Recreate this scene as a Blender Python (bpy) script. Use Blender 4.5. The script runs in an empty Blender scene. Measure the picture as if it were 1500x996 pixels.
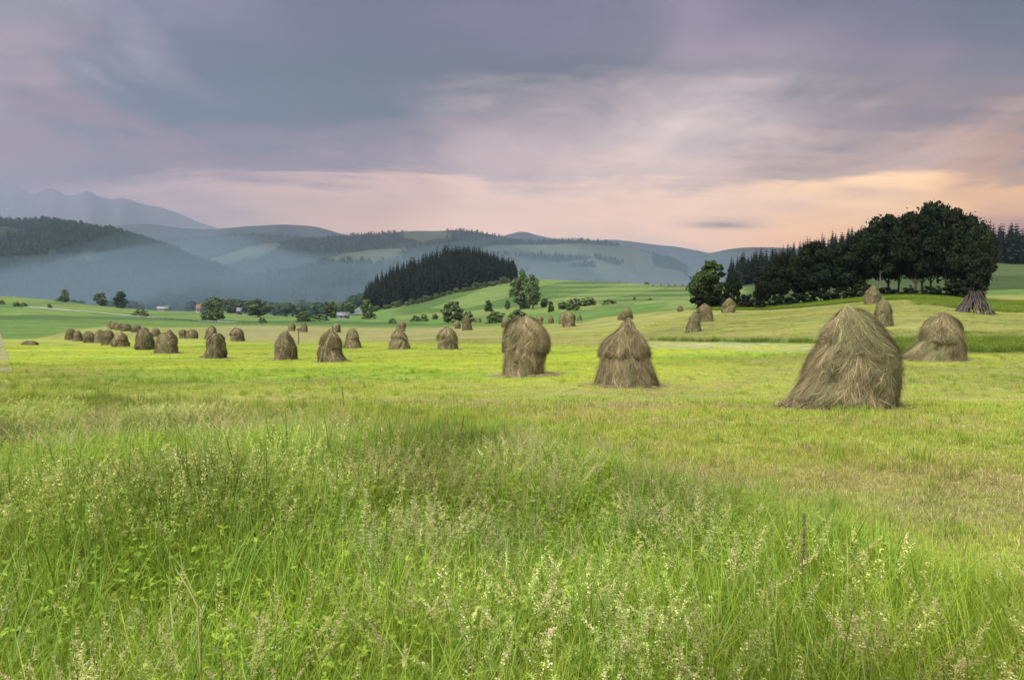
import bpy, math, numpy as np
from mathutils import Vector
R = math.radians
rng = np.random.default_rng(11)
scene = bpy.context.scene
COL = scene.collection

# ------------------------------------------------------------------ camera
F = 1000.0; PH = math.atan(0.068); CAMZ = 1.75
sP, cP = math.sin(PH), math.cos(PH)
cam = bpy.data.cameras.new("camera"); cam.lens = 24; cam.sensor_width = 36
cam.clip_start = 0.05; cam.clip_end = 60000
co = bpy.data.objects.new("camera", cam); COL.objects.link(co)
co.location = (0, 0, CAMZ); co.rotation_euler = (R(90) - PH, 0, 0)
scene.camera = co

# ------------------------------------------------------------------ light, exposure
scene.view_settings.view_transform = 'Standard'; scene.view_settings.look = 'None'
scene.view_settings.exposure = 2.62; scene.view_settings.gamma = 1
SUN_EL, SUN_AZ = 52.0, 215.0          # azimuth clockwise from +Y (the view direction)
sl = bpy.data.lights.new("sun", 'SUN'); sl.energy = 1.5; sl.angle = R(55); sl.color = (1.0, 0.955, 0.88)
so = bpy.data.objects.new("sun", sl); COL.objects.link(so)
so.rotation_euler = (R(90 - SUN_EL), 0, R(180 - SUN_AZ))

world = bpy.data.worlds.new("World"); scene.world = world; world.use_nodes = True
HAZE_DENS = 1.4e-4; HAZE_COL = (0.50, 0.67, 0.90)
MIST_DENS = 0.85e-3; MIST_COL = (0.47, 0.71, 0.92)
SKY_GAIN = 0.183
AIRLIGHT = (np.array([.22, .265, .33]), np.array([.29, .34, .42]))     # what the haze itself adds in front of the sky

scene.cycles.use_denoising = True
scene.cycles.max_bounces = 6; scene.cycles.diffuse_bounces = 3; scene.cycles.transmission_bounces = 4
scene.cycles.transparent_max_bounces = 8; scene.cycles.volume_bounces = 0; scene.cycles.glossy_bounces = 2
scene.cycles.sample_clamp_indirect = 6

# ------------------------------------------------------------------ node helper
class NT:
    def __init__(s, nt): s.nt = nt; s.n = nt.nodes; s.l = nt.links
    def new(s, t, **k):
        n = s.n.new(t)
        for a, b in k.items(): setattr(n, a, b)
        return n
    def put(s, sock, v):
        if isinstance(v, bpy.types.NodeSocket): s.l.new(v, sock)
        elif v is not None: sock.default_value = v
    def m(s, op, a, b=None, c=None, clamp=False):
        n = s.new('ShaderNodeMath', operation=op, use_clamp=clamp)
        s.put(n.inputs[0], a)
        if b is not None: s.put(n.inputs[1], b)
        if c is not None: s.put(n.inputs[2], c)
        return n.outputs[0]
    def mix(s, f, a, b, blend='MIX'):
        n = s.new('ShaderNodeMix', data_type='RGBA', blend_type=blend)
        s.put(n.inputs[0], f); 
        for i, v in ((6, a), (7, b)):
            if isinstance(v, tuple) and len(v) == 3: v = v + (1,)
            s.put(n.inputs[i], v)
        return n.outputs[2]
    def noise(s, vec, scale, detail=3, rough=.5, dist=0, out=0):
        n = s.new('ShaderNodeTexNoise'); s.put(n.inputs['Vector'], vec)
        n.inputs['Scale'].default_value = scale; n.inputs['Detail'].default_value = detail
        n.inputs['Roughness'].default_value = rough; n.inputs['Distortion'].default_value = dist
        return n.outputs[out]
    def ramp(s, f, stops, interp='LINEAR'):
        n = s.new('ShaderNodeValToRGB'); n.color_ramp.interpolation = interp
        e = n.color_ramp.elements
        while len(e) < len(stops): e.new(0.5)
        for i, (p, c) in enumerate(stops):
            e[i].position = p; e[i].color = tuple(c) + ((1,) if len(c) == 3 else ())
        s.put(n.inputs[0], f); return n.outputs[0]
    def rng(s, v, a, b, c=0., d=1., smooth=False):
        n = s.new('ShaderNodeMapRange'); n.clamp = True
        if smooth: n.interpolation_type = 'SMOOTHSTEP'
        s.put(n.inputs[0], v)
        for i, q in enumerate((a, b, c, d)): n.inputs[i + 1].default_value = q
        return n.outputs[0]
    def scale(s, vec, sc, rot=(0, 0, 0)):
        n = s.new('ShaderNodeMapping'); s.put(n.inputs[0], vec); n.inputs['Scale'].default_value = sc; n.inputs['Rotation'].default_value = rot
        return n.outputs[0]

def lin(c):
    return tuple(((v / 255) / 12.92 if v / 255 <= .04045 else ((v / 255 + .055) / 1.055) ** 2.4) for v in c)

# ------------------------------------------------------------------ sky (world)
def build_world():
    g = NT(world.node_tree); g.n.clear()
    tc = g.new('ShaderNodeTexCoord').outputs['Generated']
    sx = g.new('ShaderNodeSeparateXYZ'); g.l.new(tc, sx.inputs[0]); x, y, z = sx.outputs
    h = g.m('SQRT', g.m('ADD', g.m('MULTIPLY', x, x), g.m('MULTIPLY', y, y)))
    h = g.m('MAXIMUM', h, .001)
    sa = g.m('DIVIDE', x, h); te = g.m('DIVIDE', z, g.m('MAXIMUM', g.m('ABSOLUTE', y), g.m('MULTIPLY', h, .75)))
    # flat cloud deck coordinates
    zz = g.m('MAXIMUM', g.m('ADD', z, .10), .06)
    cv = g.new('ShaderNodeCombineXYZ'); g.put(cv.inputs[0], g.m('DIVIDE', x, zz)); g.put(cv.inputs[1], g.m('DIVIDE', y, zz))
    deck = cv.outputs[0]
    st = g.scale(deck, (.9, .62, 1), (0, 0, R(-28)))
    n1 = g.noise(st, 1.1, 6, .55, .35)
    n2 = g.noise(st, 2.6, 7, .62, .5)
    wisp = g.noise(g.scale(deck, (.35, 1.1, 1), (0, 0, R(-20))), 1.5, 6, .6, .6)
    w1 = g.m('SUBTRACT', n1, .5); w2 = g.m('SUBTRACT', wisp, .5)
    fade = g.rng(te, .05, .22, .15, 1.1)
    sa2 = g.m('ADD', sa, g.m('MULTIPLY', g.m('MULTIPLY', w1, .55), fade))
    te2 = g.m('ADD', te, g.m('MULTIPLY', g.m('ADD', g.m('MULTIPLY', w1, .20), g.m('MULTIPLY', w2, .18)), fade))
    t = g.m('MULTIPLY_ADD', sa2, .5, .5)
    pos = [.5 + .5 * math.sin(math.atan((p - 750) / 1000)) for p in (0, 250, 500, 750, 1000, 1250, 1500)]
    rows = [
        (.085, [(130,138,155),(165,158,168),(200,176,170),(222,194,184),(230,199,184),(236,192,162),(212,158,134)]),
        (.139, [(150,142,157),(180,163,168),(194,173,170),(213,190,182),(228,200,184),(250,212,176),(245,196,152)]),
        (.187, [(150,139,151),(146,139,152),(146,142,155),(186,172,176),(208,190,188),(192,172,168),(200,166,148)]),
        (.243, [(156,141,152),(112,114,133),(118,119,137),(182,170,175),(206,192,193),(160,150,158),(145,137,147)]),
        (.315, [(166,148,157),(116,117,136),(112,112,132),(120,118,136),(152,146,157),(142,136,149),(122,119,136)]),
        (.42,  [(150,143,155),(134,129,146),(116,114,132),(120,118,136),(138,132,148),(120,117,135),(105,105,122)]),
        (.85,  [(165,160,172)] * 7),
        (1.8,  [(205,203,210)] * 7)]
    acc = None
    def clear(q, e):
        T = math.exp(-HAZE_DENS * min(12600, 1750 / math.sin(math.atan(e))))
        return tuple(np.maximum((np.array(lin(q)) - (1 - T) * (AIRLIGHT[0] + (AIRLIGHT[1] - AIRLIGHT[0]) * min(1, max(0, (e - .12) / .12)))) / T, .02))
    for i, (e, cs) in enumerate(rows):
        c = g.ramp(t, list(zip(pos, [clear(q, e) for q in cs])), 'EASE')
        acc = c if acc is None else g.mix(g.rng(te2, rows[i - 1][0], e, smooth=True), acc, c)
    # soft billows inside the deck
    bil = g.m('ADD', g.m('MULTIPLY', g.m('SUBTRACT', n2, .5), 1.1), g.m('MULTIPLY', g.m('ADD', w1, w2), 1.0))
    amp = g.rng(te, .10, .26, .14, 1.5)
    mul = g.m('ADD', 1.0, g.m('MULTIPLY', bil, amp))
    mv = g.new('ShaderNodeCombineColor'); [g.put(mv.inputs[k], mul) for k in range(3)]
    acc = g.mix(1.0, acc, mv.outputs[0], 'MULTIPLY')
    # pink gaps in the left of the deck
    gap = g.m('MULTIPLY', g.rng(n1, .52, .64, smooth=True), g.m('MULTIPLY', g.rng(sa, -.28, -.5), g.m('MULTIPLY', g.rng(te, .16, .24), g.rng(te, .55, .40))))
    acc = g.mix(g.m('MULTIPLY', gap, .6), acc, lin((196, 166, 168)))
    # small dark scud low on the right
    def blob(a, e, ra, re):
        q = g.m('ADD', g.m('POWER', g.m('ABSOLUTE', g.m('DIVIDE', g.m('SUBTRACT', sa, a), ra)), 2.0), g.m('POWER', g.m('ABSOLUTE', g.m('DIVIDE', g.m('SUBTRACT', g.m('ADD', te, g.m('MULTIPLY', w2, .03)), e), re)), 2.0))
        return g.m('POWER', 2.718, g.m('MULTIPLY', q, -1.0))
    acc = g.mix(g.m('MULTIPLY', blob(.293, .102, .045, .0065), .75), acc, lin((165, 140, 148)))
    acc = g.mix(g.m('MULTIPLY', blob(.60, .085, .08, .022), .45), acc, lin((190, 140, 130)))
    acc = g.mix(g.rng(te, -.01, -.06), acc, (.10, .11, .08))
    sky = g.new('ShaderNodeTexSky'); sky.sky_type = 'NISHITA'; sky.sun_disc = False
    sky.sun_elevation = R(SUN_EL); sky.sun_rotation = R(SUN_AZ)
    b1 = g.new('ShaderNodeBackground'); g.put(b1.inputs[0], acc); b1.inputs[1].default_value = SKY_GAIN
    b2 = g.new('ShaderNodeBackground'); g.put(b2.inputs[0], sky.outputs[0]); b2.inputs[1].default_value = .05
    mx = g.new('ShaderNodeMixShader'); mx.inputs[0].default_value = .04
    g.l.new(b1.outputs[0], mx.inputs[1]); g.l.new(b2.outputs[0], mx.inputs[2])
    o = g.new('ShaderNodeOutputWorld'); g.l.new(mx.outputs[0], o.inputs[0])
build_world()
world.cycles.sampling_method = 'MANUAL'; world.cycles.sample_map_resolution = 512

# ------------------------------------------------------------------ mesh helpers
def mesh(name, V, F, mats=(), vcol=None, smooth=False, fmat=None, attr='col'):
    """V (n,3); F = list of (k,4|3) int arrays"""
    me = bpy.data.meshes.new(name)
    V = np.asarray(V, np.float32)
    if not isinstance(F, list): F = [F]
    F = [np.asarray(f, np.int32) for f in F if len(f)]
    loops = np.concatenate([f.ravel() for f in F])
    sizes = np.concatenate([np.full(len(f), f.shape[1], np.int32) for f in F])
    starts = np.concatenate([[0], np.cumsum(sizes)[:-1]]).astype(np.int32)
    me.vertices.add(len(V)); me.vertices.foreach_set('co', V.ravel())
    me.loops.add(len(loops)); me.loops.foreach_set('vertex_index', loops)
    me.polygons.add(len(sizes)); me.polygons.foreach_set('loop_start', starts); me.polygons.foreach_set('loop_total', sizes)
    if smooth: me.polygons.foreach_set('use_smooth', np.ones(len(sizes), bool))
    for m_ in mats: me.materials.append(m_)
    if fmat is not None: me.polygons.foreach_set('material_index', np.asarray(fmat, np.int32))
    if vcol is not None:
        a = me.color_attributes.new(attr, 'FLOAT_COLOR', 'POINT')
        c = np.ones((len(V), 4), np.float32); c[:, :3] = vcol
        a.data.foreach_set('color', c.ravel())
    me.update(); me.validate()
    return me

def obj(name, me, parent=None, loc=None, link=True):
    o = bpy.data.objects.new(name, me)
    if link: COL.objects.link(o)
    if parent is not None: o.parent = parent
    if loc is not None: o.location = loc
    return o

def tag(o, label=None, cat=None, group=None, kind=None):
    if label: o['label'] = label
    if cat: o['category'] = cat
    if group: o['group'] = group
    if kind: o['kind'] = kind
    return o

def empty(name, loc=(0, 0, 0)):
    o = bpy.data.objects.new(name, None); o.empty_display_size = .2; COL.objects.link(o); o.location = loc
    return o

def ribbons(P, side, W):
    """P (N,K,3) centre lines, side (N,3) or (N,K,3), W (N,K) widths -> verts, quads"""
    N, K, _ = P.shape
    if side.ndim == 2: side = side[:, None, :]
    off = side * (W[..., None] * .5)
    V = np.stack([P - off, P + off], 2).reshape(N * K * 2, 3)
    b = (np.arange(N)[:, None] * K + np.arange(K - 1)[None]) * 2
    Q = np.stack([b, b + 1, b + 3, b + 2], -1).reshape(-1, 4)
    return V, Q

class MB:
    def __init__(s): s.V = []; s.F4 = []; s.F3 = []; s.C = []; s.n = 0
    def add(s, V, F4=None, F3=None, col=(1, 1, 1)):
        V = np.asarray(V, float); s.V.append(V)
        if F4 is not None and len(F4): s.F4.append(np.asarray(F4) + s.n)
        if F3 is not None and len(F3): s.F3.append(np.asarray(F3) + s.n)
        c = np.asarray(col, float)
        s.C.append(np.broadcast_to(c, (len(V), 3)).copy()); s.n += len(V)
    def tube(s, pts, rad, k=6, col=(1, 1, 1)):
        pts = np.asarray(pts, float); rad = np.broadcast_to(rad, (len(pts),))
        d = np.gradient(pts, axis=0); d /= np.linalg.norm(d, axis=1)[:, None] + 1e-9
        ref = np.where(np.abs(d[:, 2:3]) > .9, np.array([[1., 0, 0]]), np.array([[0, 0, 1.]]))
        a = np.cross(d, ref); a /= np.linalg.norm(a, axis=1)[:, None] + 1e-9; b = np.cross(d, a)
        th = np.arange(k) / k * 2 * np.pi
        V = pts[:, None] + rad[:, None, None] * (np.cos(th)[None, :, None] * a[:, None] + np.sin(th)[None, :, None] * b[:, None])
        n = len(pts); i = np.arange(n - 1)[:, None] * k; j = np.arange(k)[None]; j2 = (j + 1) % k
        Q = np.stack([i + j, i + j2, i + k + j2, i + k + j], -1).reshape(-1, 4)
        s.add(V.reshape(-1, 3), Q, None, col)
        s.F4.append(np.array([[0, 1, 2, 3]]) + s.n - n * k) if k == 4 else None
    def box(s, lo, hi, col=(1, 1, 1)):
        x0, y0, z0 = lo; x1, y1, z1 = hi
        V = [(x0,y0,z0),(x1,y0,z0),(x1,y1,z0),(x0,y1,z0),(x0,y0,z1),(x1,y0,z1),(x1,y1,z1),(x0,y1,z1)]
        s.add(V, [(0,3,2,1),(4,5,6,7),(0,1,5,4),(1,2,6,5),(2,3,7,6),(3,0,4,7)], None, col)
    def data(s, name, mats, smooth=False, colour=True):
        F = []
        if s.F4: F.append(np.concatenate(s.F4))
        if s.F3: F.append(np.concatenate(s.F3))
        return mesh(name, np.concatenate(s.V), F, mats, np.concatenate(s.C) if colour else None, smooth)

def vnoise(x, y, seed=0, octv=4):
    """cheap smooth noise from sines, about -1..1"""
    r = np.random.default_rng(seed); o = 0; a = 1.; f = 1.; tot = 0
    for k in range(octv):
        for q in range(3):
            th = r.uniform(0, 2 * np.pi); ph = r.uniform(0, 6.28); ff = f * r.uniform(.7, 1.3)
            o = o + a * np.sin((x * np.cos(th) + y * np.sin(th)) * ff + ph + 1.3 * np.sin((y * np.cos(th) - x * np.sin(th)) * ff * .7 + ph * 2))
        tot += a * 1.8; a *= .55; f *= 2.05
    return o / tot

# ------------------------------------------------------------------ terrain
def rho(py):
    v = (np.asarray(py, float) - 498) / F
    return (-sP - v * cP) / (cP - v * sP)
def pyof(r_):
    return 498 + F * (-(sP + r_ * cP) / (cP - r_ * sP))

TAB = {
 -300: [(25,553),(35,537),(45,529),(55,522),(65,516),(80,508),(100,500),(125,493),(150,486),(180,478),(230,467),(300,452),(400,436),(480,428),(600,432),(1000,455)],
 50:   [(25,553),(35,537),(45,529),(55,522),(65,516),(80,509),(100,502),(125,497),(150,491),(180,484),(230,474),(300,461),(400,443),(480,437),(600,440),(1000,456)],
 200:  [(25,553),(35,537),(45,529),(55,522),(65,515),(80,509),(100,502),(125,497),(150,490),(180,484),(230,477),(300,468),(400,458),(500,453),(600,454),(1000,456)],
 350:  [(25,552),(35,537),(45,530),(55,523),(65,514),(80,506),(100,499),(125,494),(150,489),(180,485),(230,480),(300,475),(400,468),(500,464),(600,461),(1000,456)],
 500:  [(25,551),(35,536),(45,529),(55,521),(65,514),(80,506),(100,498),(125,491),(150,487),(180,483),(230,478),(300,473),(400,467),(500,464),(600,461),(1000,456)],
 600:  [(25,550),(35,534),(45,526),(55,517),(65,511),(80,502),(100,493),(125,486),(150,482),(180,479),(230,474),(300,469),(400,462),(500,452),(580,440),(660,416),(720,414),(850,440),(1000,452)],
 670:  [(25,550),(35,533),(45,525),(55,516),(65,510),(80,501),(100,491),(125,484),(150,480),(180,476),(230,471),(300,466),(400,456),(500,440),(580,422),(680,392),(760,396),(880,430),(1000,450)],
 750:  [(25,549),(35,531),(45,523),(55,515),(65,509),(80,499),(100,488),(125,480),(150,475),(180,471),(230,465),(300,457),(400,446),(500,430),(600,413),(660,405),(740,410),(850,430),(1000,450)],
 880:  [(25,549),(35,530),(45,520),(55,512),(65,505),(80,492),(100,477),(118,468),(150,461),(180,456),(230,450),(300,444),(400,435),(500,426),(600,418),(700,414),(850,422),(1000,445)],
 1020: [(25,549),(35,528),(45,512),(55,498),(68,485),(78,471),(95,459),(125,449),(150,444),(180,439),(230,433),(300,428),(400,424),(500,421),(600,419),(700,421),(1000,445)],
 1120: [(25,549),(35,527),(45,508),(55,492),(65,480),(80,465),(95,456),(125,446),(150,441),(230,430),(300,422),(400,411),(480,406),(600,412),(1000,445)],
 1200: [(25,548),(35,522),(45,500),(55,484),(65,471),(80,456),(95,448),(125,440),(150,435),(230,424),(300,412),(400,392),(470,381),(600,392),(1000,440)],
 1300: [(25,547),(35,515),(45,488),(50,477),(65,457),(75,446),(90,438),(110,433),(150,428),(230,416),(300,400),(400,373),(470,362),(600,375),(1000,430)],
 1480: [(25,545),(35,512),(45,488),(55,473),(65,463),(80,455),(100,446),(125,438),(150,430),(180,422),(230,410),(300,398),(400,387),(480,380),(600,390),(1000,430)],
 1800: [(25,545),(35,512),(45,487),(55,471),(65,459),(80,449),(100,438),(125,429),(150,420),(180,410),(230,396),(300,380),(400,365),(480,358),(600,370),(1000,430)],
}
def hermite(xs, ys, xq):
    xs = np.asarray(xs, float); ys = np.asarray(ys, float)
    m = np.gradient(ys, xs) if ys.ndim == 1 else np.gradient(ys, xs, axis=0)
    i = np.clip(np.searchsorted(xs, xq) - 1, 0, len(xs) - 2)
    h = xs[i + 1] - xs[i]; t = np.clip((xq - xs[i]) / h, 0, 1)
    if ys.ndim > 1: h = h[:, None]; t = t[:, None]
    return (2*t**3 - 3*t**2 + 1) * ys[i] + (t**3 - 2*t**2 + t) * h * m[i] + (-2*t**3 + 3*t**2) * ys[i + 1] + (t**3 - t**2) * h * m[i + 1]
NS = 700
SG = np.linspace(math.log(8), math.log(14008), NS); DG = np.exp(SG) - 8
cols = sorted(TAB); rowsZ = []
for c in cols:
    ds = [0, 5, 10, 15]; zs = [0, -.25, -.5, -.75]
    for d, p in TAB[c]: ds.append(d); zs.append(CAMZ + d * float(rho(p)))
    ds += [2000, 5000, 14000]; zs += [-42, -55, -75]
    rowsZ.append(hermite(np.log(np.array(ds) + 8.), np.array(zs), SG))
PXG = np.arange(-300, 1801, 10.)
GRID = hermite(np.array(cols, float), np.array(rowsZ), PXG)
ker = np.exp(-np.linspace(-2, 2, 9) ** 2); ker /= ker.sum()
_p = np.pad(GRID, ((4, 4), (0, 0)), 'edge'); GRID = sum(ker[k] * _p[k:k + len(PXG)] for k in range(9))

def polar(x, y):
    az = np.arctan2(x, y); a = np.clip(az, -R(50), R(50))
    return 750 + F * np.tan(a), np.hypot(x, y) * np.cos(a)
def bumps(x, y, D):
    b = .035 * vnoise(x * 1.1, y * 1.1, 3, 3) * np.clip(D / 6, 0, 1)
    b = b + .22 * vnoise(x / 14, y / 14, 5, 3) * np.clip((D - 25) / 120, 0, 1) + .9 * vnoise(x / 60, y / 60, 7, 3) * np.clip((D - 170) / 500, 0, 1)
    return b
def gz(x, y):
    x = np.asarray(x, float); y = np.asarray(y, float)
    px, D = polar(x, y)
    i = np.clip((px - PXG[0]) / 10, 0, len(PXG) - 1.001); j = np.clip((np.log(D + 8) - SG[0]) / (SG[1] - SG[0]), 0, NS - 1.001)
    i0 = i.astype(int); j0 = j.astype(int); a = i - i0; b = j - j0
    z = GRID[i0, j0] * (1-a) * (1-b) + GRID[i0+1, j0] * a * (1-b) + GRID[i0, j0+1] * (1-a) * b + GRID[i0+1, j0+1] * a * b
    return z + bumps(x, y, D)
_DS = np.exp(np.linspace(math.log(2.5), math.log(1200), 4000))
def at(px, py, dmax=None):
    """where the line through that pixel meets the ground"""
    x = (px - 750) / F * _DS; z = gz(x, _DS); pp = pyof((z - CAMZ) / _DS)
    k = np.nonzero(pp <= py)[0]
    i = k[0] if len(k) else int(np.argmin(pp))
    if dmax: i = min(i, int(np.searchsorted(_DS, dmax)))
    return float(x[i]), float(_DS[i]), float(z[i])
def atD(px, D):
    x = (px - 750) / F * D; return float(x), float(D), float(gz(x, D))
def zat(py, D): return CAMZ + D * float(rho(py))

# ------------------------------------------------------------------ materials
def mat(name):
    m = bpy.data.materials.new(name); m.use_nodes = True; g = NT(m.node_tree)
    return m, g, g.n['Principled BSDF'], g.n['Material Output']

def leafmat(name, tint=None, trans=.35, spec=.25, rough=.55, useinst=False, jitter=.25, obj_jit=.15):
    m, g, p, o = mat(name)
    a = g.new('ShaderNodeAttribute'); a.attribute_name = 'col'
    c = a.outputs[0]
    if tint: c = g.mix(1., c, tint, 'MULTIPLY')
    if useinst:
        b = g.new('ShaderNodeAttribute'); b.attribute_type = 'INSTANCER'; b.attribute_name = 'tint'
        c = g.mix(1., c, b.outputs[0], 'MULTIPLY')
    oi = g.new('ShaderNodeObjectInfo').outputs['Random']
    h = g.new('ShaderNodeHueSaturation'); g.put(h.inputs['Color'], c)
    g.put(h.inputs['Value'], g.rng(oi, 0, 1, 1 - obj_jit, 1 + obj_jit)); c = h.outputs[0]
    g.put(p.inputs['Base Color'], c); p.inputs['Roughness'].default_value = rough; p.inputs['Specular IOR Level'].default_value = spec
    t = g.new('ShaderNodeBsdfTranslucent'); g.put(t.inputs[0], g.mix(1., c, (1.1, 1.15, .75), 'MULTIPLY'))
    mx = g.new('ShaderNodeMixShader'); mx.inputs[0].default_value = trans
    g.l.new(p.outputs[0], mx.inputs[1]); g.l.new(t.outputs[0], mx.inputs[2]); g.l.new(mx.outputs[0], o.inputs[0])
    return m
M_grass = leafmat('meadow grass', trans=.42, rough=.45, useinst=True, obj_jit=.22)
M_leaf = leafmat('tree leaves', trans=.15, spec=.02, obj_jit=.12)
M_needle = leafmat('conifer needles', trans=.06, spec=.0, rough=.7, obj_jit=.2)
M_hay = leafmat('hay strands', trans=.10, spec=.08, rough=.75, obj_jit=.15)

def simple(name, col, rough=.8, nscale=6., amt=.3, bump=0., stretch=(1, 1, 1)):
    m, g, p, o = mat(name)
    tc = g.new('ShaderNodeTexCoord').outputs['Object']
    n = g.noise(g.scale(tc, stretch), nscale, 5, .6)
    k = g.rng(n, .3, .7, 1 - amt, 1 + amt)
    cc = g.new('ShaderNodeCombineColor'); [g.put(cc.inputs[i], k) for i in range(3)]
    g.put(p.inputs['Base Color'], g.mix(1., tuple(col) + (1,), cc.outputs[0], 'MULTIPLY')); p.inputs['Roughness'].default_value = rough
    p.inputs['Specular IOR Level'].default_value = .3
    if bump:
        b = g.new('ShaderNodeBump'); b.inputs['Strength'].default_value = bump; g.put(b.inputs['Height'], n); g.l.new(b.outputs[0], p.inputs['Normal'])
    return m
M_bark = simple('bark', (.10, .08, .06), .9, 5, .4, .4, (1, 1, .25))
M_bark_pale = simple('pale bark', (.22, .20, .17), .9, 5, .4, .4, (1, 1, .25))
M_pole = simple('weathered poles', (.075, .06, .05), .85, 4, .45, .3, (1, 1, .2))
M_haybody = simple('packed hay', (.12, .098, .048), .95, 9, .5, .8, (1, 1, .35))
M_wallw = simple('limewashed wall', (.27, .26, .24), .9, .6, .1)
M_walld = simple('grey timber wall', (.21, .20, .19), .9, 1.2, .3)
M_roofg = simple('grey sheet roof', (.15, .155, .165), .6, .8, .2)
M_roofo = simple('orange tile roof', (.17, .095, .065), .8, .8, .2)
M_glass = simple('dark window glass', (.03, .035, .04), .15, 1, .1)
M_road = simple('pale gravel road', (.36, .355, .33), .9, .4, .12)
M_dirt = simple('trodden dirt track', (.20, .18, .10), .95, 1.5, .3)

def groundmat():
    m, g, p, o = mat('field ground')
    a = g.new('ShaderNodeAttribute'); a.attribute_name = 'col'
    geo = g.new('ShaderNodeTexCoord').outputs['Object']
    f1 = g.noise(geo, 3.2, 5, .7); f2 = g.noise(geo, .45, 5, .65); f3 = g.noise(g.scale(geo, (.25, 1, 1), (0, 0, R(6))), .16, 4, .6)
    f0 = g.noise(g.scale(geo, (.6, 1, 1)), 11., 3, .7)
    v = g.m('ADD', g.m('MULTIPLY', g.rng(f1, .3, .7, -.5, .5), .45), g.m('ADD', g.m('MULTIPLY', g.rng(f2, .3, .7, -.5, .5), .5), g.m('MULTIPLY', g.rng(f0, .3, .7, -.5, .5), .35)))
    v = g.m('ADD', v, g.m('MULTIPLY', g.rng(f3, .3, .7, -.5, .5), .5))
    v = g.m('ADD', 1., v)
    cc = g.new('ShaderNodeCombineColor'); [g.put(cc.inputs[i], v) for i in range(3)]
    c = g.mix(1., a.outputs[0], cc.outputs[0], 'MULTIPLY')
    tan = g.new('ShaderNodeAttribute'); tan.attribute_name = 'straw'
    k = g.m('MULTIPLY', tan.outputs['Fac'], g.rng(g.noise(g.scale(geo, (.5, 1, 1), (0, 0, R(4))), .9, 6, .7), .42, .62, smooth=True))
    c = g.mix(k, c, (.30, .235, .12, 1))
    f5 = g.noise(g.scale(geo, (.3, 1, 1), (0, 0, R(-8))), .33, 5, .65)
    c = g.mix(g.rng(f5, .35, .68, 0, .55), c, g.mix(1., c, (.62, .92, .75, 1), 'MULTIPLY'))
    g.put(p.inputs['Base Color'], c); p.inputs['Roughness'].default_value = .95; p.inputs['Specular IOR Level'].default_value = .1
    b = g.new('ShaderNodeBump'); b.inputs['Strength'].default_value = .6; b.inputs['Distance'].default_value = .08
    g.put(b.inputs['Height'], g.m('ADD', f1, g.m('MULTIPLY', f0, .5))); g.l.new(b.outputs[0], p.inputs['Normal'])
    return m
M_ground = groundmat()

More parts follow.
